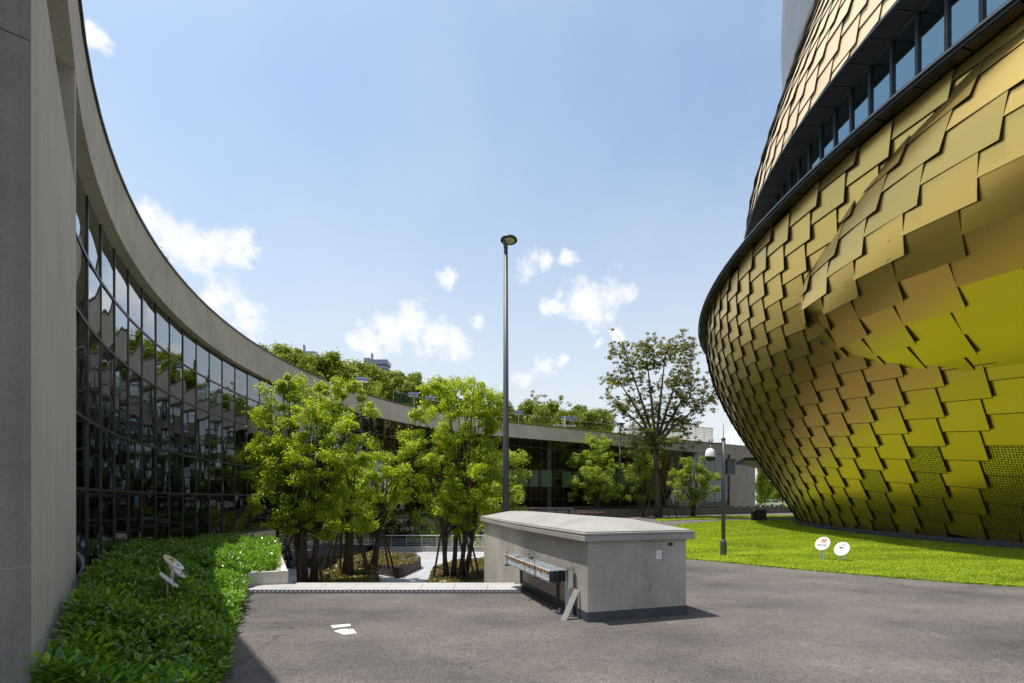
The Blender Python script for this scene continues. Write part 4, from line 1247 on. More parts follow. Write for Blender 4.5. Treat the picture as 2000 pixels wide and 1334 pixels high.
MB().box((q.x - .13, q.y, hh / 2), (.22, .2, hh)).build('timber_post', M['wood'], r); MB().box((q.x + .14, q.y, hh * .44), (.24, .1, hh * .80)).build('board', M['ltgreen'], r)
MB().box((q.x + .1, q.y, hh * .95), (.22, .16, hh * .1)).build('cap', M['wood'], r)
for i in range(7): MB().box((q.x + .14, q.y - .053, hh * (.3 + .07 * i)), (.10, .006, .07)).build('lettering_row', M['ink'], r)
# white paint left on the asphalt
for poly, lab in (([(646, 1222), (684, 1219), (685, 1223), (650, 1227)], 'thin worn white paint dash on the asphalt'), ([(652, 1233), (668, 1229), (690, 1229), (697, 1237), (672, 1240)], 'worn white paint patch on the asphalt')):
    pts = [gnd(a, b) for a, b in poly]; mb = MB(); mb.add([(p.x, p.y, .004) for p in pts] + [(p.x, p.y, .0) for p in pts], [tuple(range(len(pts)))[::-1]] + [(i, (i + 1) % len(pts), len(pts) + (i + 1) % len(pts), len(pts) + i) for i in range(len(pts))])
    o = mb.build('road_paint', M['paint']); tag(o, lab, 'road marking')
for poly, lab in (([(1603, 1163), (1608, 1162), (1634, 1171), (1630, 1173)], 'faint worn dash on the asphalt nearest the lawn'), ([(1700, 1193), (1706, 1191), (1742, 1206), (1734, 1208)], 'faint worn dash on the asphalt, second from the lawn'),
                  ([(1803, 1232), (1812, 1230), (1852, 1248), (1843, 1251)], 'faint worn dash on the asphalt, third from the lawn'), ([(1936, 1289), (1950, 1287), (1998, 1314), (1990, 1319)], 'longest faint worn dash on the asphalt at the right edge')):
    pts = [gnd(a, b) for a, b in poly]; mb = MB(); mb.add([(p.x, p.y, .004) for p in pts], [(3, 2, 1, 0)])
    o = mb.build('road_scuff', M['scuff']); tag(o, lab, 'road marking', 'worn dashes on the asphalt')
# ------------------------------------------------------------------ plants
def leaves(rng, C, R, n, L, W, flat=.8, up=.5, droop=.25, shell=.55):
    """n leaves scattered on the outer shell of each clump: C (m,3), R (m,)"""
    m = len(C); idx = np.repeat(np.arange(m), n); N = len(idx)
    d = rng.normal(size=(N, 3)); d /= np.linalg.norm(d, axis=1, keepdims=True)
    rad = R[idx] * (shell + (1 - shell) * rng.random(N))
    rad = rad * np.where(rng.random(N) < .2, 1 + np.abs(rng.normal(0, .45, N)), 1)
    pos = C[idx] + d * rad[:, None] * np.array([1, 1, flat])
    nor = d * .6 + rng.normal(size=(N, 3)) * .45; nor[:, 2] += up; nor /= np.linalg.norm(nor, axis=1, keepdims=True)
    a = d * .7 + rng.normal(size=(N, 3)) * .8; a[:, 2] -= droop
    a -= nor * (a * nor).sum(1, keepdims=True); a /= np.linalg.norm(a, axis=1, keepdims=True)
    s = np.cross(nor, a)
    l = L * rng.uniform(.6, 1.25, N)[:, None]; w = W * rng.uniform(.7, 1.2, N)[:, None]
    V = np.stack([pos - a * l * .5, pos + s * w * .5 - a * l * .05, pos + a * l * .5 - nor * l * .12, pos - s * w * .5 - a * l * .05], 1)
    return V
def clumps_in(rng, lumps, per, rmin, rmax, fill=.45):
    C, R = [], []
    for (c, r) in lumps:
        k = max(3, int(per * (r ** 1.7)))
        d = rng.normal(size=(k, 3)); d /= np.linalg.norm(d, axis=1, keepdims=True)
        q = np.array(c) + d * (r * (fill + (1 - fill) * rng.random(k)))[:, None] * np.array([1, 1, .9])
        C.append(q); R.append(rng.uniform(rmin, rmax, k))
    return np.concatenate(C), np.concatenate(R)
def bez(a, b, c, n=5):
    return [a * (1 - t) ** 2 + b * 2 * t * (1 - t) + c * t * t for t in np.linspace(0, 1, n)]

def make_tree(name, label, group, base, trunks, lumps, rng, leafmat, bark, per=14, rc=(.26, .42), nl=110, L=.12, W=.055, tr=.11, fork=.35, shell=.5, flat=.8, branches=60):
    """base: world foot; trunks: list of (foot, head); lumps: list of (centre, radius) in world space"""
    base = Vector(base)
    r = empty(name, base, label, 'tree', group)
    C, R = clumps_in(rng, lumps, per, rc[0], rc[1])
    mb = MB()
    heads = []
    for f, h in trunks:
        f, h = Vector(f), Vector(h); k = 6; pts = []; rad = []
        off = Vector((rng.normal() * .06, rng.normal() * .06, 0))
        for i in range(k + 1):
            t = i / k; pts.append(f.lerp(h, t) + off * math.sin(math.pi * t) + Vector((rng.normal() * .012, rng.normal() * .012, 0)))
            rad.append(tr * (1 - .72 * t) + (tr * .35 if i == 0 else 0))
        mb.tube(pts, rad, 9); heads.append((pts, rad))
    sel = rng.permutation(len(C))[:branches]
    for ci in sel:
        c = Vector(C[ci]); pts, rad = heads[int(rng.integers(len(heads)))]
        i = 1 + int((len(pts) - 2) * min(.98, max(fork, rng.random()))); a = pts[i]
        if a.z > c.z + .3: a = pts[max(1, int(len(pts) * fork))]
        mid = a.lerp(c, .5) + Vector((rng.normal() * .1, rng.normal() * .1, .12 * (c - a).length))
        r0 = min(rad[i] * .55, .06) * min(1, .4 + (c - a).length / 3); mb.tube(bez(a, mid, c), [r0, r0 * .8, r0 * .6, r0 * .4, r0 * .2], 5)
    mb.build('trunk', M[bark], r, smooth=True)
    V = leaves(rng, C, R, nl, L, W, flat, shell=shell)
    V = V - np.array(base)
    me = quads_mesh('crown', V, M[leafmat]); link('crown', me, r)
    return r
def LP(lst, D, rng, sy=.55):
    out = []
    for px, py, rp in lst:
        rr = rp / F * D; dd = D + rng.normal() * rr * sy + rng.uniform(-.3, .3)
        out.append((tuple(P(CX + (px - CX), py, dd)), rr))
    return out
rng = np.random.default_rng(11)
SOIL = -1.28
def foot(px, d, z): return Vector(((px - CX) / F * d, d, z))
# two big courtyard trees and their neighbours
D1 = 16.0
T1 = [(540, 778, 34), (560, 748, 24), (600, 768, 46), (645, 772, 40), (690, 770, 30), (708, 792, 20), (505, 885, 30), (485, 890, 24), (500, 930, 32), (545, 850, 46), (600, 830, 56), (655, 830, 50), (695, 850, 40), (560, 910, 56), (620, 900, 60), (675, 910, 52),
      (545, 970, 52), (605, 975, 62), (660, 985, 56), (570, 1015, 42), (625, 1020, 48), (520, 985, 30), (515, 800, 24), (728, 798, 13), (520, 830, 28)]
make_tree('courtyard_tree', 'large lime green tree with two trunks behind the stone planter edge', 'courtyard trees', foot(606, D1, SOIL),
          [(foot(596, D1, SOIL), P(575, 860, D1)), (foot(612, D1 + .1, SOIL), P(645, 850, D1 - .2)), (foot(590, D1 - .1, SOIL), P(555, 930, D1))], LP(T1, D1, rng), rng, 'leafA', 'bark', per=23, rc=(.12, .34), nl=215, L=.092, W=.042, branches=90, shell=.35)
D2 = 19.5
T1b = [(700, 925, 34), (745, 912, 34), (772, 925, 26), (720, 950, 46), (765, 970, 38), (735, 1000, 30), (690, 960, 36), (690, 1000, 34)]
make_tree('courtyard_tree', 'smaller leaning tree between the two large courtyard trees', 'courtyard trees', foot(730, D2, SOIL),
          [(foot(728, D2, SOIL), P(748, 930, D2))], LP(T1b, D2, rng), rng, 'leafA', 'bark', per=26, rc=(.16, .32), nl=150, L=.11, W=.05, branches=40, tr=.14)
D3 = 18.0
T1c = [(665, 900, 36), (690, 940, 40), (700, 985, 38), (672, 1015, 34), (710, 1020, 26)]
make_tree('courtyard_tree', 'thick trunked tree just behind the largest courtyard tree', 'courtyard trees', foot(678, D3, SOIL),
          [(foot(679, D3, SOIL), P(690, 900, D3))], LP(T1c, D3, rng), rng, 'leafA', 'bark', per=26, rc=(.16, .32), nl=150, L=.11, W=.05, branches=30, tr=.19)
D4 = 17.0
T2 = [(850, 770, 36), (895, 758, 34), (935, 765, 34), (960, 790, 34), (815, 815, 26), (870, 800, 48), (925, 815, 52), (968, 830, 30), (800, 860, 26), (850, 860, 54), (910, 880, 58), (960, 880, 40), (815, 920, 34), (865, 930, 56), (925, 940, 58), (965, 950, 34), (880, 985, 50), (930, 990, 48), (845, 975, 36), (795, 895, 20), (905, 1015, 38), (955, 1000, 26)]
make_tree('courtyard_tree', 'large lime green tree with four thin trunks beside the vent house', 'courtyard trees', foot(885, D4, SOIL),
          [(foot(872, D4, SOIL), P(858, 880, D4)), (foot(885, D4 + .2, SOIL), P(900, 860, D4)), (foot(898, D4, SOIL), P(930, 880, D4)), (foot(906, D4 + .3, SOIL), P(950, 900, D4))], LP(T2, D4, rng), rng, 'leafA', 'bark', per=23, rc=(.12, .34), nl=215, L=.092, W=.042, branches=90, tr=.095, shell=.35)
D5 = 23.0
T2b = [(990, 905, 22), (1004, 895, 20), (1010, 930, 20), (985, 950, 28), (1002, 965, 24), (975, 985, 26), (1000, 1000, 22), (960, 1000, 24)]
make_tree('courtyard_tree', 'yellowish young tree beside the tall street lamp pole', 'courtyard trees', foot(985, D5, SOIL),
          [(foot(985, D5, SOIL), P(990, 930, D5))], LP(T2b, D5, rng), rng, 'leafD', 'bark', per=26, rc=(.2, .34), nl=85, L=.14, W=.065, branches=30, tr=.08)
D6 = 33.5
T7 = [(822, 1015, 20), (848, 1000, 22), (835, 1040, 22), (865, 1025, 22), (812, 1050, 14), (860, 1050, 20), (895, 1040, 22), (925, 1030, 24), (915, 1060, 22), (938, 1055, 20)]
make_tree('courtyard_tree', 'low bright green tree behind the steel railing', 'courtyard trees', foot(860, D6, COURT_Z),
          [(foot(850, D6, COURT_Z), P(850, 1020, D6)), (foot(905, D6, COURT_Z), P(905, 1040, D6))], LP(T7, D6, rng), rng, 'leafD', 'bark', per=9, rc=(.3, .5), nl=70, L=.22, W=.1, branches=24, tr=.07)
# row in front of the far facade
for lst, D, lab, tx in (([(1160, 872, 22), (1180, 885, 24), (1140, 895, 22), (1120, 905, 14), (1165, 910, 34), (1195, 905, 14), (1140, 935, 26), (1180, 940, 30), (1120, 945, 14), (1155, 965, 28), (1190, 970, 18), (1200, 950, 12), (1118, 968, 12), (1185, 860, 12), (1157, 858, 10)], 43.5, 'pale green multi-stem tree in front of the dark far facade', 1162),
                   ([(1240, 890, 14), (1258, 900, 18), (1230, 915, 18), (1270, 925, 20), (1245, 935, 26), (1280, 910, 10), (1250, 965, 24), (1268, 960, 18)], 43.5, 'small green tree behind the staked tall tree', 1252),
                   ([(1338, 910, 16), (1358, 905, 18), (1325, 930, 18), (1350, 935, 28), (1380, 935, 18), (1345, 965, 26), (1372, 962, 20), (1398, 932, 9), (1392, 955, 11), (1318, 945, 10)], 46, 'rounded lime green tree in front of the far facade near the camera pole', 1352)):
    make_tree('facade_tree', lab, 'trees in front of the far facade', foot(tx, D, -.4), [(foot(tx, D, -.4), P(tx - 4, 905, D)), (foot(tx + 3, D, -.4), P(tx + 12, 915, D))], LP(lst, D, rng), rng, 'leafD', 'bark', per=10, rc=(.28, .5), nl=120, L=.18, W=.085, branches=40, tr=.10)

# tall open zelkova
def zelkova():
    D = 40.8; b = gnd(1286, 1011); D = b.y; b.z = .02
    r = empty('zelkova_tree', b, 'tall open-crowned tree with a bare trunk held by four stakes', 'tree')
    mb = MB(); fork = P(1281, 868, D)
    pts = [b, b.lerp(fork, .35) + Vector((.06, 0, 0)), b.lerp(fork, .7) + Vector((-.04, 0, 0)), fork]
    mb.tube(pts, [.34, .26, .23, .24], 12)
    tips = [(1196, 688), (1188, 742), (1192, 772), (1216, 668), (1240, 672), (1262, 662), (1285, 672), (1312, 672), (1334, 655), (1352, 672), (1352, 700), (1362, 724), (1378, 742), (1398, 760), (1388, 790), (1365, 800), (1222, 716), (1236, 740), (1262, 720), (1290, 712), (1318, 700), (1338, 728), (1300, 745), (1270, 762), (1240, 775), (1322, 765), (1345, 780), (1225, 800), (1250, 812), (1310, 800), (1340, 822), (1362, 824), (1215, 800), (1268, 690), (1245, 700), (1325, 740), (1288, 790), (1265, 800), (1215, 740), (1352, 758),
            (1348, 848), (1325, 858), (1352, 868), (1240, 868), (1220, 872), (1232, 892), (1215, 842), (1262, 840), (1298, 826)]
    limbs = []
    for (px, py) in [(1205, 740), (1225, 705), (1262, 690), (1300, 690), (1340, 690), (1362, 740), (1372, 790), (1215, 800)]:
        e = P(px, py, D + rng.uniform(-2.6, 2.6)); mid = fork.lerp(e, .45) + Vector((0, 0, .5))
        p = bez(fork - Vector((0, 0, .2)), mid, e, 9); mb.tube(p, list(np.linspace(.17, .03, 9)), 6); limbs.append(p)
    C = []; R = []
    for (px, py) in tips:
        e = P(px, py, D + rng.uniform(-3, 3))
        cand = [q for l in limbs for q in l[2:] if q.z < e.z + .2] or [fork]
        a = min(cand, key=lambda q: (q - e).length)
        mid = a.lerp(e, .5) + Vector((rng.normal() * .2, 0, .2)); pp = bez(a, mid, e, 6); mb.tube(pp, list(np.linspace(.05, .012, 6)), 5)
        for q in pp[1:]:
            for _ in range(5):
                off = Vector((rng.normal() * .55, rng.normal() * .55, rng.normal() * .34)); C.append(q + off); R.append(rng.uniform(.16, .38))
                if rng.random() < 2: mb.tube([q, q + off], [.014, .006], 4, cap=False)
    mb.build('trunk', M['bark2'], r, smooth=True)
    V = leaves(rng, np.array([tuple(c) for c in C]), np.array(R), 30, .19, .085, .6, shell=.1) - np.array(b)
    link('crown', quads_mesh('crown', V, M['leafC']), r)
    st_ = empty('tree_stakes', b, 'four long timber stakes propping the tall open-crowned tree', 'tree stakes')
    for px, py in ((1250, 1008), (1263, 1009), (1307, 1013), (1322, 1012)):
        f = foot(px, D + (-.8 if px in (1263, 1307) else .6), .02); t = P(1283 + (px - 1286) * .09, 915, D)
        MB().tube([f, t], [.06, .05], 7).build('stake', M['stake'], st_)
    t = P(1283, 917, D); MB().box(t + Vector((0, -.05, 0)), (.95, .9, .07)).build('collar', M['stake'], st_)
zelkova()

# stakes of the courtyard trees
def stakes(label, D, zf, lst):
    x = np.mean([a for a, _, _, _ in lst]); r = empty('tree_stakes', foot(x, D, zf), label, 'tree stakes', 'tree stakes in the courtyard')
    for px0, px1, py1, dd in lst:
        MB().tube([foot(px0, D + dd, zf), P(px1, py1, D + dd * .2)], [.04, .034], 7).build('stake', M['stake'], r)
stakes('dark slanting stakes around the largest courtyard tree', 15.7, SOIL, [(536, 572, 1045, .6), (584, 590, 1040, -.3), (632, 612, 1050, .3)])
stakes('crossed brown stakes around the thick trunked courtyard tree', 18.2, SOIL, [(625, 655, 1040, -.2), (643, 660, 1040, .4), (722, 698, 1030, .5), (720, 695, 1035, -.4), (664, 668, 1030, .8)])
stakes('stakes propping the smaller leaning courtyard tree', 20.0, SOIL, [(760, 746, 1030, -.3), (768, 748, 1030, .5)])
stakes('dark slanting stakes around the tree beside the vent house', 17.0, SOIL, [(845, 862, 1040, -.4), (868, 874, 1040, .5), (915, 895, 1040, -.3), (938, 916, 1040, .4), (928, 910, 1042, -.6)])

# ------------------------------------------------------------------ planters in the court, edged with rough stone blocks
def rough_block(a, b, h, z0, th, rnd):
    t = (b - a); n = Vector((-t.y, t.x)).normalized() * th
    mb = MB(); nu = 4
    bot = [a, b, b + n, a + n]
    def j(): return rnd.uniform(-.018, .018)
    g = []
    for k in range(3):
        f = k / 2; ring = []
        for e0, e1 in ((a, b), (b, b + n), (b + n, a + n), (a + n, a)):
            m_ = 3 if (e0 == a and e1 == b) or (e0 == b + n) else 1
            for i in range(m_): 
                q = e0.lerp(e1, i / m_); ring.append((q.x + j(), q.y + j(), z0 + h * f + (j() if k == 2 else 0)))
        g.append(ring)
    m_ = len(g[0]); vs = [v for r_ in g for v in r_]
    fs = [(k * m_ + i, k * m_ + (i + 1) % m_, (k + 1) * m_ + (i + 1) % m_, (k + 1) * m_ + i) for k in range(2) for i in range(m_)]
    fs.append(tuple(2 * m_ + i for i in range(m_)))
    return mb.add(vs, fs)
def planter(name, label, poly, open_edges=(), h=.46):
    rnd = random.Random(len(label)); n = len(poly)
    c = sum((Vector((*p, 0)) for p in poly), Vector()) / n; c.z = COURT_Z
    r = empty(name, c, label, 'planter')
    area = sum(poly[i][0] * poly[(i + 1) % n][1] - poly[(i + 1) % n][0] * poly[i][1] for i in range(n))
    if area < 0: poly = poly[::-1]
    MB().prism(poly, COURT_Z - .02, SOIL - .02).build('soil', M['soil'], r)
    for i in range(n):
        a, b = Vector(poly[i]), Vector(poly[(i + 1) % n]); l = (b - a).length; k = max(1, round(l / .75))
        for q in range(k):
            rough_block(a.lerp(b, q / k + .004), a.lerp(b, (q + 1) / k - .004), h + rnd.uniform(-.03, .03), COURT_Z, .24, rnd).build('stone_block', M['rock'], r)
    return poly
def fpt(px, py, z): q = gnd(px, py, z); return (q.x, q.y)
ZP = COURT_Z + .45
pA = [fpt(745, 1148, ZP), fpt(728, 1098, ZP), fpt(668, 1090, ZP), fpt(655, 1108, ZP), fpt(560, 1150, ZP), (-7.0, 15.0), (-5.6, 14.6)]
pB = [fpt(720, 1100, ZP), fpt(780, 1108, ZP), fpt(822, 1092, ZP), fpt(815, 1085, ZP), fpt(690, 1078, ZP), fpt(640, 1086, ZP), fpt(600, 1090, ZP), fpt(660, 1096, ZP)]
pC = [fpt(835, 1148, ZP), fpt(846, 1110, ZP), fpt(900, 1095, ZP), fpt(965, 1092, ZP), (-.62, 16.2), (-.95, 14.6), (-2.6, 15.2)]
polys = [planter('stone_planter', 'large planter edged with pale rough stone under the biggest tree', pA), planter('stone_planter', 'dark stone edged planter in the middle of the courtyard', pB), planter('stone_planter', 'planter of dark stone blocks beside the vent house', pC)]
def ground_cover():
    rg = np.random.default_rng(21); Vs = []
    for poly, n in zip(polys, (9000, 5000, 7000)):
        xs = [p[0] for p in poly]; ys = [p[1] for p in poly]
        x = rg.uniform(min(xs), max(xs), n); y = rg.uniform(min(ys), max(ys), n); k = inside(poly, x, y); x, y = x[k], y[k]
        hgt = .04 + .10 * rg.random(len(x)) ** 2 + .12 * (np.sin(x * 2.1) * np.sin(y * 1.7) > .45)
        C = np.c_[x, y, SOIL + hgt]
        Vs.append(leaves(rg, C, np.full(len(C), .07), 5, .10, .06, .6, up=.9, shell=.1))
    o = link('ground_cover', quads_mesh('ground_cover', np.concatenate(Vs), M['leafG'])); tag(o, 'brown green ground ivy filling the courtyard planters', 'ground cover', kind='stuff')
ground_cover()
q = P(900, 1140, 16.6)
r = empty('garden_spotlight', (q.x, q.y, SOIL), 'small black garden spotlight in the planter beside the vent house', 'spotlight')
MB().tube([(q.x, q.y, SOIL), (q.x, q.y, SOIL + .12)], .02, 8).build('stem', M['black'], r); MB().lathe([(.07, -.06), (.085, .05), (.06, .09)], (q.x, q.y, SOIL + .18), 14, Matrix.Rotation(.7, 3, 'X')).build('head', M['black'], r, smooth=True)

# ------------------------------------------------------------------ shrubs along the left wall
bush = [(-2.15, 3.2), (-2.55, 4.3), (-3.05, 5.2), (-3.75, 6.7), (-4.45, 8.1), (-4.9, 8.72), (-4.4, 9.1), (-4.95, 10.3), (-5.95, 12.4), (-7.1, 14.6)]
bush += [tuple(lp(s, .12)[:2]) for s in np.linspace(9.5, 0, 12)] + [tuple(lp(s, .08)[:2]) for s in (-1.2, -2.6, -3.4)] + [(-2.7, 2.6)]
def shrubs():
    rg = np.random.default_rng(9)
    n = 60000; x = rg.uniform(-11, -2, n); y = 3.0 + 12 * rg.random(n) ** 1.35; k = inside(bush, x, y); x, y = x[k], y[k]
    # thin out with distance
    keep = rg.random(len(x)) < np.clip(7.5 / y, .3, 1); x, y = x[keep], y[keep]
    wob = .05 * np.sin(x * 2.3 + y) + .05 * np.sin(y * 3.1 - x * 1.7) + .04 * np.sin(x * 7 + y * 5)
    # lower towards the road edge
    ed = np.full(len(x), 9.0)
    for i in range(9):
        a, b = np.array(bush[i]), np.array(bush[i + 1]); t = b - a; L2 = t @ t
        s_ = np.clip(((x - a[0]) * t[0] + (y - a[1]) * t[1]) / L2, 0, 1); ed = np.minimum(ed, np.hypot(x - a[0] - s_ * t[0], y - a[1] - s_ * t[1]))
    fade = np.interp(y, [3, 7, 9, 14], [1, 1, .78, .30])
    bank = .27 * np.clip(ed, 0, 2.5) * fade
    top = .17 + bank + wob
    top = np.where(y > 8.75, np.maximum(top, .40 + wob), top)
    dep = rg.random(len(x)) ** 1.6
    z = top - .26 * dep + .03
    N = len(x); nl = 7
    Vs = []
    tilt0 = rg.uniform(0, 2 * np.pi, N); lean = rg.normal(0, .35, (N, 2))
    sc = rg.uniform(.65, 1.25, N)
    for i in range(nl):
        az = tilt0 + i * 2.4 + rg.normal(0, .2, N); el = np.clip(rg.normal(.25 + .55 * (i >= 5), .28, N), -.6, 1.3)
        d = np.stack([np.cos(az) * np.cos(el) + lean[:, 0] * .4, np.sin(az) * np.cos(el) + lean[:, 1] * .4, np.sin(el)], 1); d /= np.linalg.norm(d, axis=1, keepdims=True)
        s_ = np.stack([-np.sin(az), np.cos(az), rg.normal(0, .25, N)], 1); s_ /= np.linalg.norm(s_, axis=1, keepdims=True)
        nn_ = np.cross(d, s_)
        L_ = (.075 * sc * rg.uniform(.7, 1.2, N))[:, None]; W_ = L_ * .40
        b0 = np.stack([x, y, z + .012 * i], 1) + d * .01
        # six-sided pointed leaf, drooping towards the tip
        pts = [b0, b0 + d * L_ * .35 + s_ * W_ * .5 + nn_ * L_ * .05, b0 + d * L_ * .7 + s_ * W_ * .42 + nn_ * L_ * .02, b0 + d * L_ - nn_ * L_ * .10, b0 + d * L_ * .7 - s_ * W_ * .42 + nn_ * L_ * .02, b0 + d * L_ * .35 - s_ * W_ * .5 + nn_ * L_ * .05]
        Vs.append(np.stack(pts, 1))
    o = link('shrub_bed', quads_mesh('shrub_bed', np.concatenate(Vs), M['leafH'])); tag(o, 'dense glossy green shrubs filling the bed along the left wall', 'shrubs', kind='stuff')
    print('shrub rosettes', N)
    gx, gy = np.meshgrid(np.linspace(-10.5, -2, 60), np.linspace(2.6, 15, 80)); k2 = gx.ravel(), gy.ravel()
    e2 = np.full(k2[0].shape, 9.0)
    for i in range(9):
        a, b = np.array(bush[i]), np.array(bush[i + 1]); t = b - a; s_ = np.clip(((k2[0] - a[0]) * t[0] + (k2[1] - a[1]) * t[1]) / (t @ t), 0, 1); e2 = np.minimum(e2, np.hypot(k2[0] - a[0] - s_ * t[0], k2[1] - a[1] - s_ * t[1]))
    ins = inside(bush, k2[0], k2[1]); zz = np.where(ins, .02 + .27 * np.clip(e2, 0, 2.5) * np.interp(k2[1], [3, 7, 9, 14], [1, 1, .78, .30]), -.05)
    me = bpy.data.meshes.new('shrub_bed_soil'); nn2 = 60
    me.from_pydata([(float(a), float(b), float(c)) for a, b, c in zip(k2[0], k2[1], zz)], [], [(j * nn2 + i, j * nn2 + i + 1, (j + 1) * nn2 + i + 1, (j + 1) * nn2 + i) for j in range(79) for i in range(59) if ins[j * nn2 + i] or ins[j * nn2 + i + 1] or ins[(j + 1) * nn2 + i]])
    me.materials.append(M['soil']); me.update(); bd_ = link('shrub_bed_soil', me); bd_['kind'] = 'structure'; bd_['label'] = 'dark soil under the shrubs'
shrubs()
# planter end wall beside the stairs
pw = empty('planter_wall', (-4.4, 9, 0), 'low concrete planter wall at the end of the shrub bed by the stairs', 'planter wall')
MB().hexa([(-5.05, 8.78, -.02), (-4.82, 8.82, -.02), (-4.86, 9.0, -.02), (-5.10, 8.96, -.02)], [(-5.05, 8.78, .07), (-4.82, 8.82, .255), (-4.86, 9.0, .255), (-5.10, 8.96, .07)]).hexa([(-4.82, 8.82, -.02), (-4.17, 8.98, -.02), (-4.24, 9.16, -.02), (-4.86, 9.0, -.02)], [(-4.82, 8.82, .255), (-4.17, 8.98, .27), (-4.24, 9.16, .27), (-4.86, 9.0, .255)]).build('end_wall', M['conc_near'], pw)
MB().hexa([(-4.17, 8.99, COURT_Z), (-6.9, 14.2, COURT_Z), (-7.08, 14.1, COURT_Z), (-4.37, 8.99, COURT_Z)], [(-4.17, 8.99, .262), (-6.9, 14.2, .262), (-7.08, 14.1, .262), (-4.37, 8.99, .262)]).build('side_wall', M['conc_near'], pw)
MB().box((-4.90, 8.72, .055), (.16, .03, .11), .2).build('flashing', M['pole'], pw)

# ------------------------------------------------------------------ railing in the court
def railing():
    D = 30.5; x0, x1 = P(735, 0, D).x, P(972, 0, D).x; zb = COURT_Z; zt = H - (1046 - HY) / F * D
    r = empty('court_railing', ((x0 + x1) / 2, D, zb), 'stainless steel railing with five bars on a low stone kerb', 'railing')
    MB().box(((x0 + x1) / 2, D, zb + .15), (x1 - x0, .3, .34)).build('kerb', M['stone'], r)
    MB().tube([(x0, D, zt), (x1, D, zt)], .03, 10).build('handrail', M['steel'], r)
    n = 9
    for i in range(n): 
        x = x0 + (x1 - x0) * i / (n - 1); MB().box((x, D, (zt + zb + .3) / 2), (.05, .03, zt - zb - .3)).build('post', M['steel'], r)
    for k in range(5):
        z = zb + .45 + k * (zt - zb - .55) / 5; MB().tube([(x0, D, z), (x1, D, z)], .012, 6).build('bar', M['steel'], r)
railing()

# ------------------------------------------------------------------ low wall with timber cap in front of the far facade
def low_wall():
    pts = spline([(-.2, 37.6), (2.2, 39.2), (8, 42.8), (14, 46.2), (20, 49.6), (29.5, 55.4), (38, 60)], 4)
    r = empty('low_wall', (8, 42.8, 0), 'long low dark concrete wall with a raised rail in front of the far facade', 'low wall')
    for i in range(len(pts) - 1):
        a, b = pts[i], pts[i + 1]; t = (b - a).normalized(); n = Vector((-t.y, t.x)) * .14
        MB().hexa([(*(a - n), 0), (*(b - n), 0), (*(b + n), 0), (*(a + n), 0)], [(*(a - n), .74), (*(b - n), .74), (*(b + n), .74), (*(a + n), .74)]).build('wall_section', M['conc_side'], r)
        n2 = n * 1.2
        MB().hexa([(*(a - n2), .86), (*(b - n2), .86), (*(b + n2), .86), (*(a + n2), .86)], [(*(a - n2), .94), (*(b - n2), .94), (*(b + n2), .94), (*(a + n2), .94)]).build('rail', M['wood'] if i < 4 else M['fascia'], r)
        for f in (.1, .6):
            c = a.lerp(b, f); MB().box((c.x, c.y, .80), (.12, .12, .13), math.atan2(t.y, t.x)).build('rail_support', M['frame2'], r)
low_wall()
for px0, px1, py, d, lab in ((1025, 1120, 993, 34, 'flat grey timber-topped bench beyond the vent house'), (1130, 1182, 1001, 31, 'short red brown timber bench beyond the vent house')):
    a, b = P(px0, py, d), P(px1, py, d); z = max(a.z, .45)
    r = empty('bench', ((a.x + b.x) / 2, d, 0), lab, 'bench')
    mt = M['wood'] if d == 31 else M['fascia']
    for k in range(4): MB().box(((a.x + b.x) / 2, d + .13 * k, z), (b.x - a.x, .115, .05)).build('seat_slat', mt, r)
    for f in (.08, .36, .64, .92): MB().box((a.x + (b.x - a.x) * f, d + .2, z / 2), (.1, .4, z - .05)).build('leg', M['frame2'], r)
# ------------------------------------------------------------------ roof garden
ZRF = 7.55
def variant(seed, leafmat, w, h, per=13, nl=110, L=.20, W=.095, rc=(.3, .5)):
    rg = np.random.default_rng(seed); lumps = []
    for i in range(14):
        a = rg.uniform(0, 6.28); q = rg.uniform(.1, .62) * w / 2; lumps.append(((q * math.cos(a), q * math.sin(a), h * rg.uniform(.34, .84)), w * rg.uniform(.17, .27)))
    lumps.append(((0, 0, h * .86), w * .22)); lumps.append(((0, 0, h * .6), w * .3))
    return lumps, rg, dict(per=per, nl=nl, L=L, W=W, rc=rc, leafmat=leafmat)
protos = []
roof_spots = [  # px, py of the crown top, depth, width in px
    (556, 674, 31, 92, 'roundest roof tree nearest the parapet curve'), (640, 688, 33, 86, 'roof tree between the two far towers'), (708, 708, 36, 84, 'roof tree below the larger far tower'), (768, 724, 39, 62, 'roof tree fourth along the parapet'),
    (805, 726, 40, 56, 'roof tree fifth along the parapet'), (850, 738, 43, 54, 'roof tree at the end of the row, half behind the courtyard tree'), (598, 706, 36, 70, 'darker roof tree set back behind the first two'), (740, 740, 42, 60, 'low roof tree behind the row beside the pale bamboo'),
    (1026, 779, 55, 52, 'dense rounded roof tree just past the street lamp'), (1080, 786, 57, 52, 'roof tree under the dark twiggy one'), (1132, 792, 59, 50, 'roof tree behind the white cross bar'), (1172, 797, 61, 48, 'last rounded roof tree on the far terrace'), (985, 782, 54, 46, 'roof tree behind the tall street lamp'),
    (520, 676, 34, 60, 'first roof tree, half behind the parapet'), (600, 690, 30.5, 60, 'roof tree in front of the smaller far tower'), (675, 712, 33, 66, 'bushy roof tree low between two taller ones'), (785, 736, 37, 54, 'roof tree just left of the gap before the courtyard tree'), (880, 752, 45, 50, 'roof tree peeping over the second courtyard tree'), (925, 768, 48, 50, 'roof tree mostly behind the second courtyard tree'),
    (1053, 790, 52, 46, 'low roof tree in front of the twiggy one'), (1106, 796, 54, 44, 'low roof tree right behind the cross bar'), (1152, 802, 56, 44, 'low roof tree beside the last floodlight')]
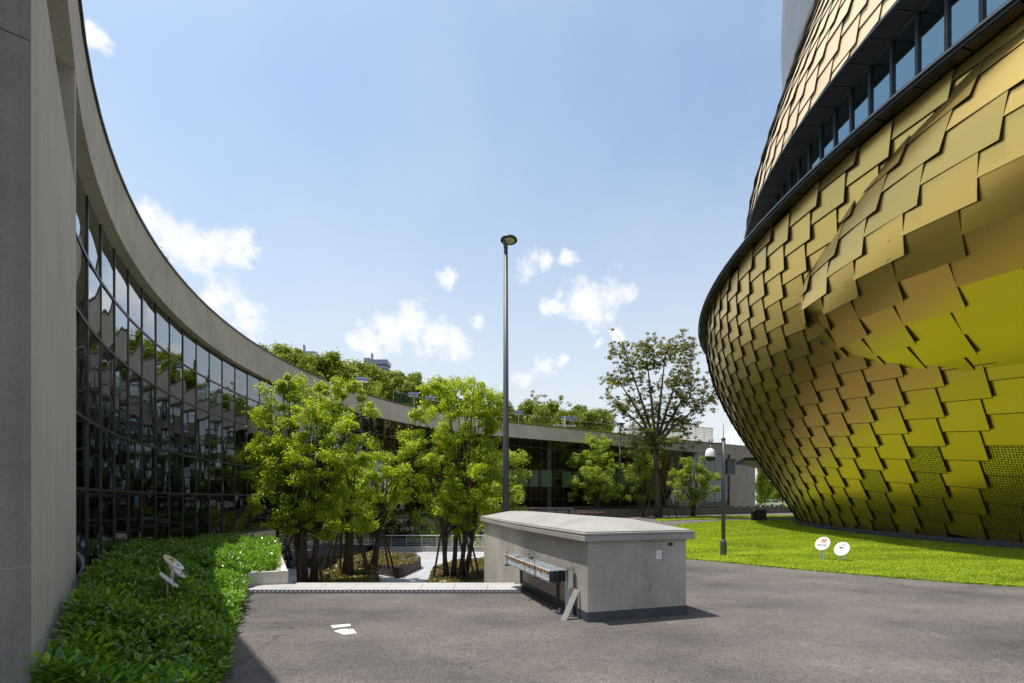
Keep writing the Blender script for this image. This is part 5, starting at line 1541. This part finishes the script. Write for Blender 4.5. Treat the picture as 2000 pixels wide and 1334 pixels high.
for i, (px, py, d, wpx, lab) in enumerate(roof_spots):
    top = P(px, py, d); w = wpx / F * d * 1.3; h = max(2.4, top.z - ZRF); v = i % 3
    if i < 3:
        lumps, rg, kw = variant(30 + i, 'leafB', 3.2, 4.0)
        b = Vector((top.x, d, ZRF))
        lum = [((c[0] + b.x, c[1] + b.y, c[2] + b.z), r_) for c, r_ in lumps]
        lm = kw.pop('leafmat')
        r = make_tree('roof_tree', lab, 'trees on the roof garden', b, [(b, b + Vector((.05, 0, 3.0)))], lum, rg, lm, 'bark2', branches=30, tr=.09, **kw)
        protos.append(r)
    else:
        r = copy_tree(protos[v]); r['label'] = lab; r.location = (top.x, d, ZRF); r.rotation_euler.z = i * 1.7
    r.scale = (w / 3.2, w / 3.2, h / 4.0 * .99)
# pale bamboo clump and dark twiggy tree
rg = np.random.default_rng(77)
b = P(727, 770, 34); b.z = ZRF
r = empty('bamboo_clump', b, 'pale feathery bamboo clump behind the roof balustrade', 'bamboo')
mb = MB(); C = []
for i in range(26):
    a = rg.uniform(0, 6.28); q = rg.uniform(0, .25); f = b + Vector((q * math.cos(a), q * math.sin(a), 0)); hgt = rg.uniform(1.4, 2.5)
    t = f + Vector((math.cos(a) * rg.uniform(.2, .9), math.sin(a) * rg.uniform(.2, .9), hgt)); mb.tube(bez(f, f.lerp(t, .5) + Vector((0, 0, .4)), t, 5), [.012, .011, .009, .007, .004], 4)
    C += [tuple(f.lerp(t, u)) for u in (.5, .7, .85, 1.0)]
mb.build('stem', M['ltgreen'], r)
link('leaf_mass', quads_mesh('leaf_mass', leaves(rg, np.array(C), np.full(len(C), .26), 26, .2, .028, 1, shell=.1) - np.array(b), M['leafD']), r)
b = P(1062, 800, 60); b.z = ZRF
lum = [(tuple(P(px, py, 60)), rr / F * 60) for px, py, rr in ((1038, 768, 6), (1048, 778, 7), (1062, 772, 7), (1066, 786, 8), (1080, 782, 7), (1094, 775, 7), (1098, 782, 6), (1112, 790, 5), (1075, 792, 8), (1055, 790, 7))]
make_tree('roof_tree', 'dark twiggy roof tree poking above its rounded neighbours', 'trees on the roof garden', b, [(b, P(1070, 790, 60))], lum, rg, 'leafC', 'bark', per=9, rc=(.18, .3), nl=26, L=.22, W=.1, branches=30, tr=.08)
# tufts at the parapet edge
for px, py, lab in ((360, 553, 'small green tuft growing over the near parapet edge'),):
    s = 8.2; p = lp(s, -.15, ZT)
    r = link('roof_tuft', quads_mesh('roof_tuft', leaves(rg, np.array([tuple(lp(s + q, -.2, ZT + .1 + .1 * rg.random())) for q in np.linspace(-.3, .5, 14)]), np.full(14, .13), 26, .12, .03, 1, shell=.1), M['leafB'])); tag(r, lab, 'plant')
def roof_grass():
    rg = np.random.default_rng(5); n = 26000
    s = rg.uniform(27, SEND - 12, n); off = -rg.uniform(.5, 2.6, n); V = np.zeros((n, 3, 3))
    for i in range(n):
        p = lp(float(s[i]), float(off[i]), ZRF); a = rg.uniform(0, 6.28); h = rg.uniform(.25, .85); w = .022
        V[i, 0] = (p.x - w, p.y, p.z); V[i, 1] = (p.x + w, p.y, p.z); V[i, 2] = (p.x + math.cos(a) * h * .35, p.y + math.sin(a) * h * .35, p.z + h)
    o = link('roof_grass', quads_mesh('roof_grass', V, M['leafD'])); tag(o, 'tall pale grass growing behind the roof balustrade', 'grass', kind='stuff')
roof_grass()
bal = empty('roof_balustrade', lp(30, -.2, ZT), 'clear glass balustrade with pale handrail along the roof edge', 'balustrade')
s = 28.0
while s < SEND - 14:
    m = MB().add([lp(s + .03, -.29, ZT + .06), lp(s + 1.97, -.29, ZT + .06), lp(s + 1.97, -.29, ZT + .86), lp(s + .03, -.29, ZT + .86)], [(0, 1, 2, 3)]); m.build('glass_panel', M['bal'], bal)
    p = lp(s, -.29); MB().box((p.x, p.y, ZT + .48), (.04, .04, .86)).build('post', M['fascia'], bal); s += 2
m = MB(); strip(m, 28, SEND - 14, .7, -.315, -.275, ZT + .87, ZT + .90); m.build('handrail', M['steel'], bal)
# solar floodlights and a white cross bar on the roof edge
for i, (px, s_) in enumerate(((692, 25.4), (757, 30.2), (782, 31.8), (1000, 40.5), (1090, 45.6), (1106, 46.6), (1190, 52.5))):
    p = lp(s_, -.55, ZT)
    lab = ['solar floodlight nearest along the roof edge, behind the courtyard tree', 'solar floodlight beside the pale bamboo', 'solar floodlight just past the bamboo', 'solar floodlight beside the tall street lamp', 'solar floodlight above the white cross bar', 'solar floodlight right after the white cross bar', 'last solar floodlight near the staked tall tree'][i]
    r = empty('solar_floodlight', p, lab, 'floodlight', 'solar floodlights on the roof edge')
    MB().tube([p, p + Vector((0, 0, .95))], .03, 8).build('post', M['white'], r)
    MB().box(p + Vector((0, 0, 1.12)), (.75, .5, .05), .2, .5).build('solar_panel', M['pv'], r); MB().box(p + Vector((0, -.05, .95)), (.7, .25, .10), .2).build('lamp_body', M['white'], r)
p = lp(45.2, -.1, ZT)
r = empty('cross_bar', p, 'white cross bar post standing on the far roof edge', 'post'); MB().box(p + Vector((0, 0, .55)), (.14, .1, 1.1)).build('upright', M['white'], r); MB().box(p + Vector((0, -.01, .28)), (2.2, .1, .12), .3).build('bar', M['white'], r)
# white louvred plant screens on the far roof
def screen(px0, px1, pyt0, pyt1, d0, d1, label):
    a, b = P(px0, 0, d0), P(px1, 0, d1); za, zb = H + (HY - pyt0) / F * d0, H + (HY - pyt1) / F * d1; z0 = ZRF
    r = empty('plant_screen', ((a.x + b.x) / 2, (d0 + d1) / 2, ZRF), label, 'screen', 'white plant screens on the far roof')
    n = 6; zt = max(za, zb)
    for i in range(n + 1):
        f = i / n; MB().box((a.x + (b.x - a.x) * f, d0 + (d1 - d0) * f, (z0 + zt) / 2), (.14, .14, zt - z0)).build('post', M['white'], r)
    ang = math.atan2(d1 - d0, b.x - a.x); L_ = math.hypot(b.x - a.x, d1 - d0); k = 14
    for i in range(k):
        z = z0 + (zt - z0) * (i + .5) / k; MB().box(((a.x + b.x) / 2, (d0 + d1) / 2 + .08, z), (L_, .05, (zt - z0) / k * .72), ang, .35).build('louvre', M['white'], r)
    MB().box(((a.x + b.x) / 2, (d0 + d1) / 2, zt), (L_ + .3, .2, .14), ang).build('top_rail', M['white'], r)
screen(1290, 1391, 852, 837, 60, 64, 'long white louvred screen on the far roof right of the tall tree')
screen(1228, 1252, 833, 833, 58, 59, 'short pale plant box on the far roof behind the tall tree')
r = empty('roof_mesh_fence', P(1425, 850, 63), 'thin pale mesh fence on the far roof near the camera pole', 'fence')
for i in range(8):
    x = P(1392, 0, 63).x + i * .72; MB().tube([(x, 63, ZRF), (x, 63, 10.2 - i * .12)], .02, 6).build('post', M['white'], r)
for z in (9.4, 8.8, 8.2): MB().tube([(P(1392, 0, 63).x, 63, z), (P(1392, 0, 63).x + 5.1, 63, z - .4)], .012, 5).build('wire', M['white'], r)
# ------------------------------------------------------------------ far towers
def tower(px0, px1, pyt, D, label, seed):
    x0, x1 = P(px0, 0, D).x, P(px1, 0, D).x; zt = H + (HY - pyt) / F * D; w = x1 - x0; dp = w * .8
    c = Vector(((x0 + x1) / 2, D + dp / 2, 0)); r = empty('tower_block', c, label, 'tower block', 'far towers')
    MB().box((c.x, c.y, zt / 2 - 2), (w * .86, dp * .9, zt - 4)).build('wall', M['tower'], r)
    MB().box((c.x, c.y, zt - 1.6), (w, dp, 3.2)).build('roof_band', M['tower'], r)
    MB().box((c.x, c.y - .4, zt - 5.6), (w * 1.02, dp * 1.02, 1.1)).build('balcony_slab', M['crown'], r)
    MB().box((c.x - w * .36, c.y, zt + 2.5), (w * .06, dp * .3, 6)).build('fin', M['tower'], r)
    for j in range(16):
        z = zt - 9 - j * 3.6
        for i in range(5):
            MB().box((x0 + w * (.14 + .18 * i), D + dp * .05 - .1, z), (w * .14, .3, 2.5)).build('window', M['towerg'], r)
        MB().box((c.x + w * .1, D + dp * .04, z - 1.7), (w * .9, .8, .35)).build('balcony_slab', M['crown'], r)
    return r, c, w, dp, zt
tower(585, 615, 686, 330, 'smaller far blue grey tower top behind the roof trees', 1)
r, c, w, dp, zt = tower(717, 756, 702, 330, 'larger far blue grey tower with pale stair core', 2)
MB().box((c.x - w * .62, c.y + 2, zt / 2 + 1), (w * .3, dp * .5, zt + 3)).build('stair_core', M['crown'], r)
tower(1496, 1503, 925, 420, 'distant teal grey tower beyond the right-hand trees', 3)
# trees, cars beyond the far end of the building
for i, (px, py, d, wpx, lab) in enumerate(((1488, 885, 72, 30, 'slender tree right behind the far end wall'), (1494, 925, 76, 44, 'green tree beside the far end wall'), (1530, 940, 84, 46, 'yellow green tree under the golden overhang'), (1552, 955, 80, 34, 'low tree beside the foot of the golden building'), (1512, 955, 120, 40, 'hazy tree far behind the parked car'), (1545, 935, 130, 50, 'largest hazy tree far behind the golden building foot'))):
    top = P(px, py, d); rr = copy_tree(protos[i % 3]); rr['label'] = lab; rr['group'] = 'trees beyond the far end'; rr.location = (top.x, d, 0); w = wpx / F * d; rr.scale = (w / 3.2, w / 3.2, top.z / 4.0); rr.rotation_euler.z = i
def car(px, d, label, mt):
    x = P(px, 0, d).x; r = empty('parked_car', (x, d, 0), label, 'car', 'cars parked far off')
    prof = [(-2.2, .3), (-2.2, .8), (-1.5, .92), (-.9, 1.42), (.7, 1.45), (1.5, .98), (2.15, .88), (2.2, .3)]
    mb = MB(); n = len(prof); vs = [(x + a, d - .85, z) for a, z in prof] + [(x + a, d + .85, z) for a, z in prof]
    mb.add(vs, [tuple(range(n)), tuple(range(2 * n - 1, n - 1, -1))] + [(i, n + i, n + (i + 1) % n, (i + 1) % n) for i in range(n)]); mb.build('body', mt, r)
    MB().add([(x - 1.35, d - .86, .95), (x + 1.3, d - .86, .98), (x + .65, d - .86, 1.38), (x - .85, d - .86, 1.36)], [(0, 1, 2, 3)]).build('side_window', M['black'], r)
    for a in (-1.35, 1.35):
        for b_ in (-.8, .8): MB().lathe([(.32, -.1), (.32, .1)], (x + a, d + b_, .32), 14, Matrix.Rotation(math.pi / 2, 3, 'X')).build('wheel', M['black'], r)
car(1490, 96, 'small silver car parked far off beyond the low wall', M['carp']); car(1508, 98, 'white car parked behind the silver one', M['white'])
q = gnd(1520, 984); o = sheet('far_lawn', [(30, 62), (60, 62), (90, 150), (40, 150)], [], .03, M['lawn'])
# leaves dropped on the lawn and asphalt
def litter():
    rg = np.random.default_rng(3); n = 260
    x = np.r_[rg.uniform(5, 14, 110), rg.uniform(-4.6, .8, 150)]; y = np.r_[rg.uniform(9, 20, 110), rg.uniform(4.3, 8.1, 150)]
    k = np.r_[inside(lawn1, x[:110], y[:110]), np.ones(150, bool)]; x, y = x[k], y[k]
    z = np.where(inside(lawn1, x, y), .08, .012); C = np.c_[x, y, z]
    sc = np.where(x > 4, 1.0, .45)
    V = leaves(rg, C, np.full(len(C), .004), 1, .05, .03, .3, up=3); V = C[:, None] + (V - C[:, None]) * sc[:, None, None]
    o = link('leaf_litter', quads_mesh('leaf_litter', V, M['leafG'])); tag(o, 'scattered dry leaves on lawn and asphalt', 'leaf litter', kind='stuff')
litter()
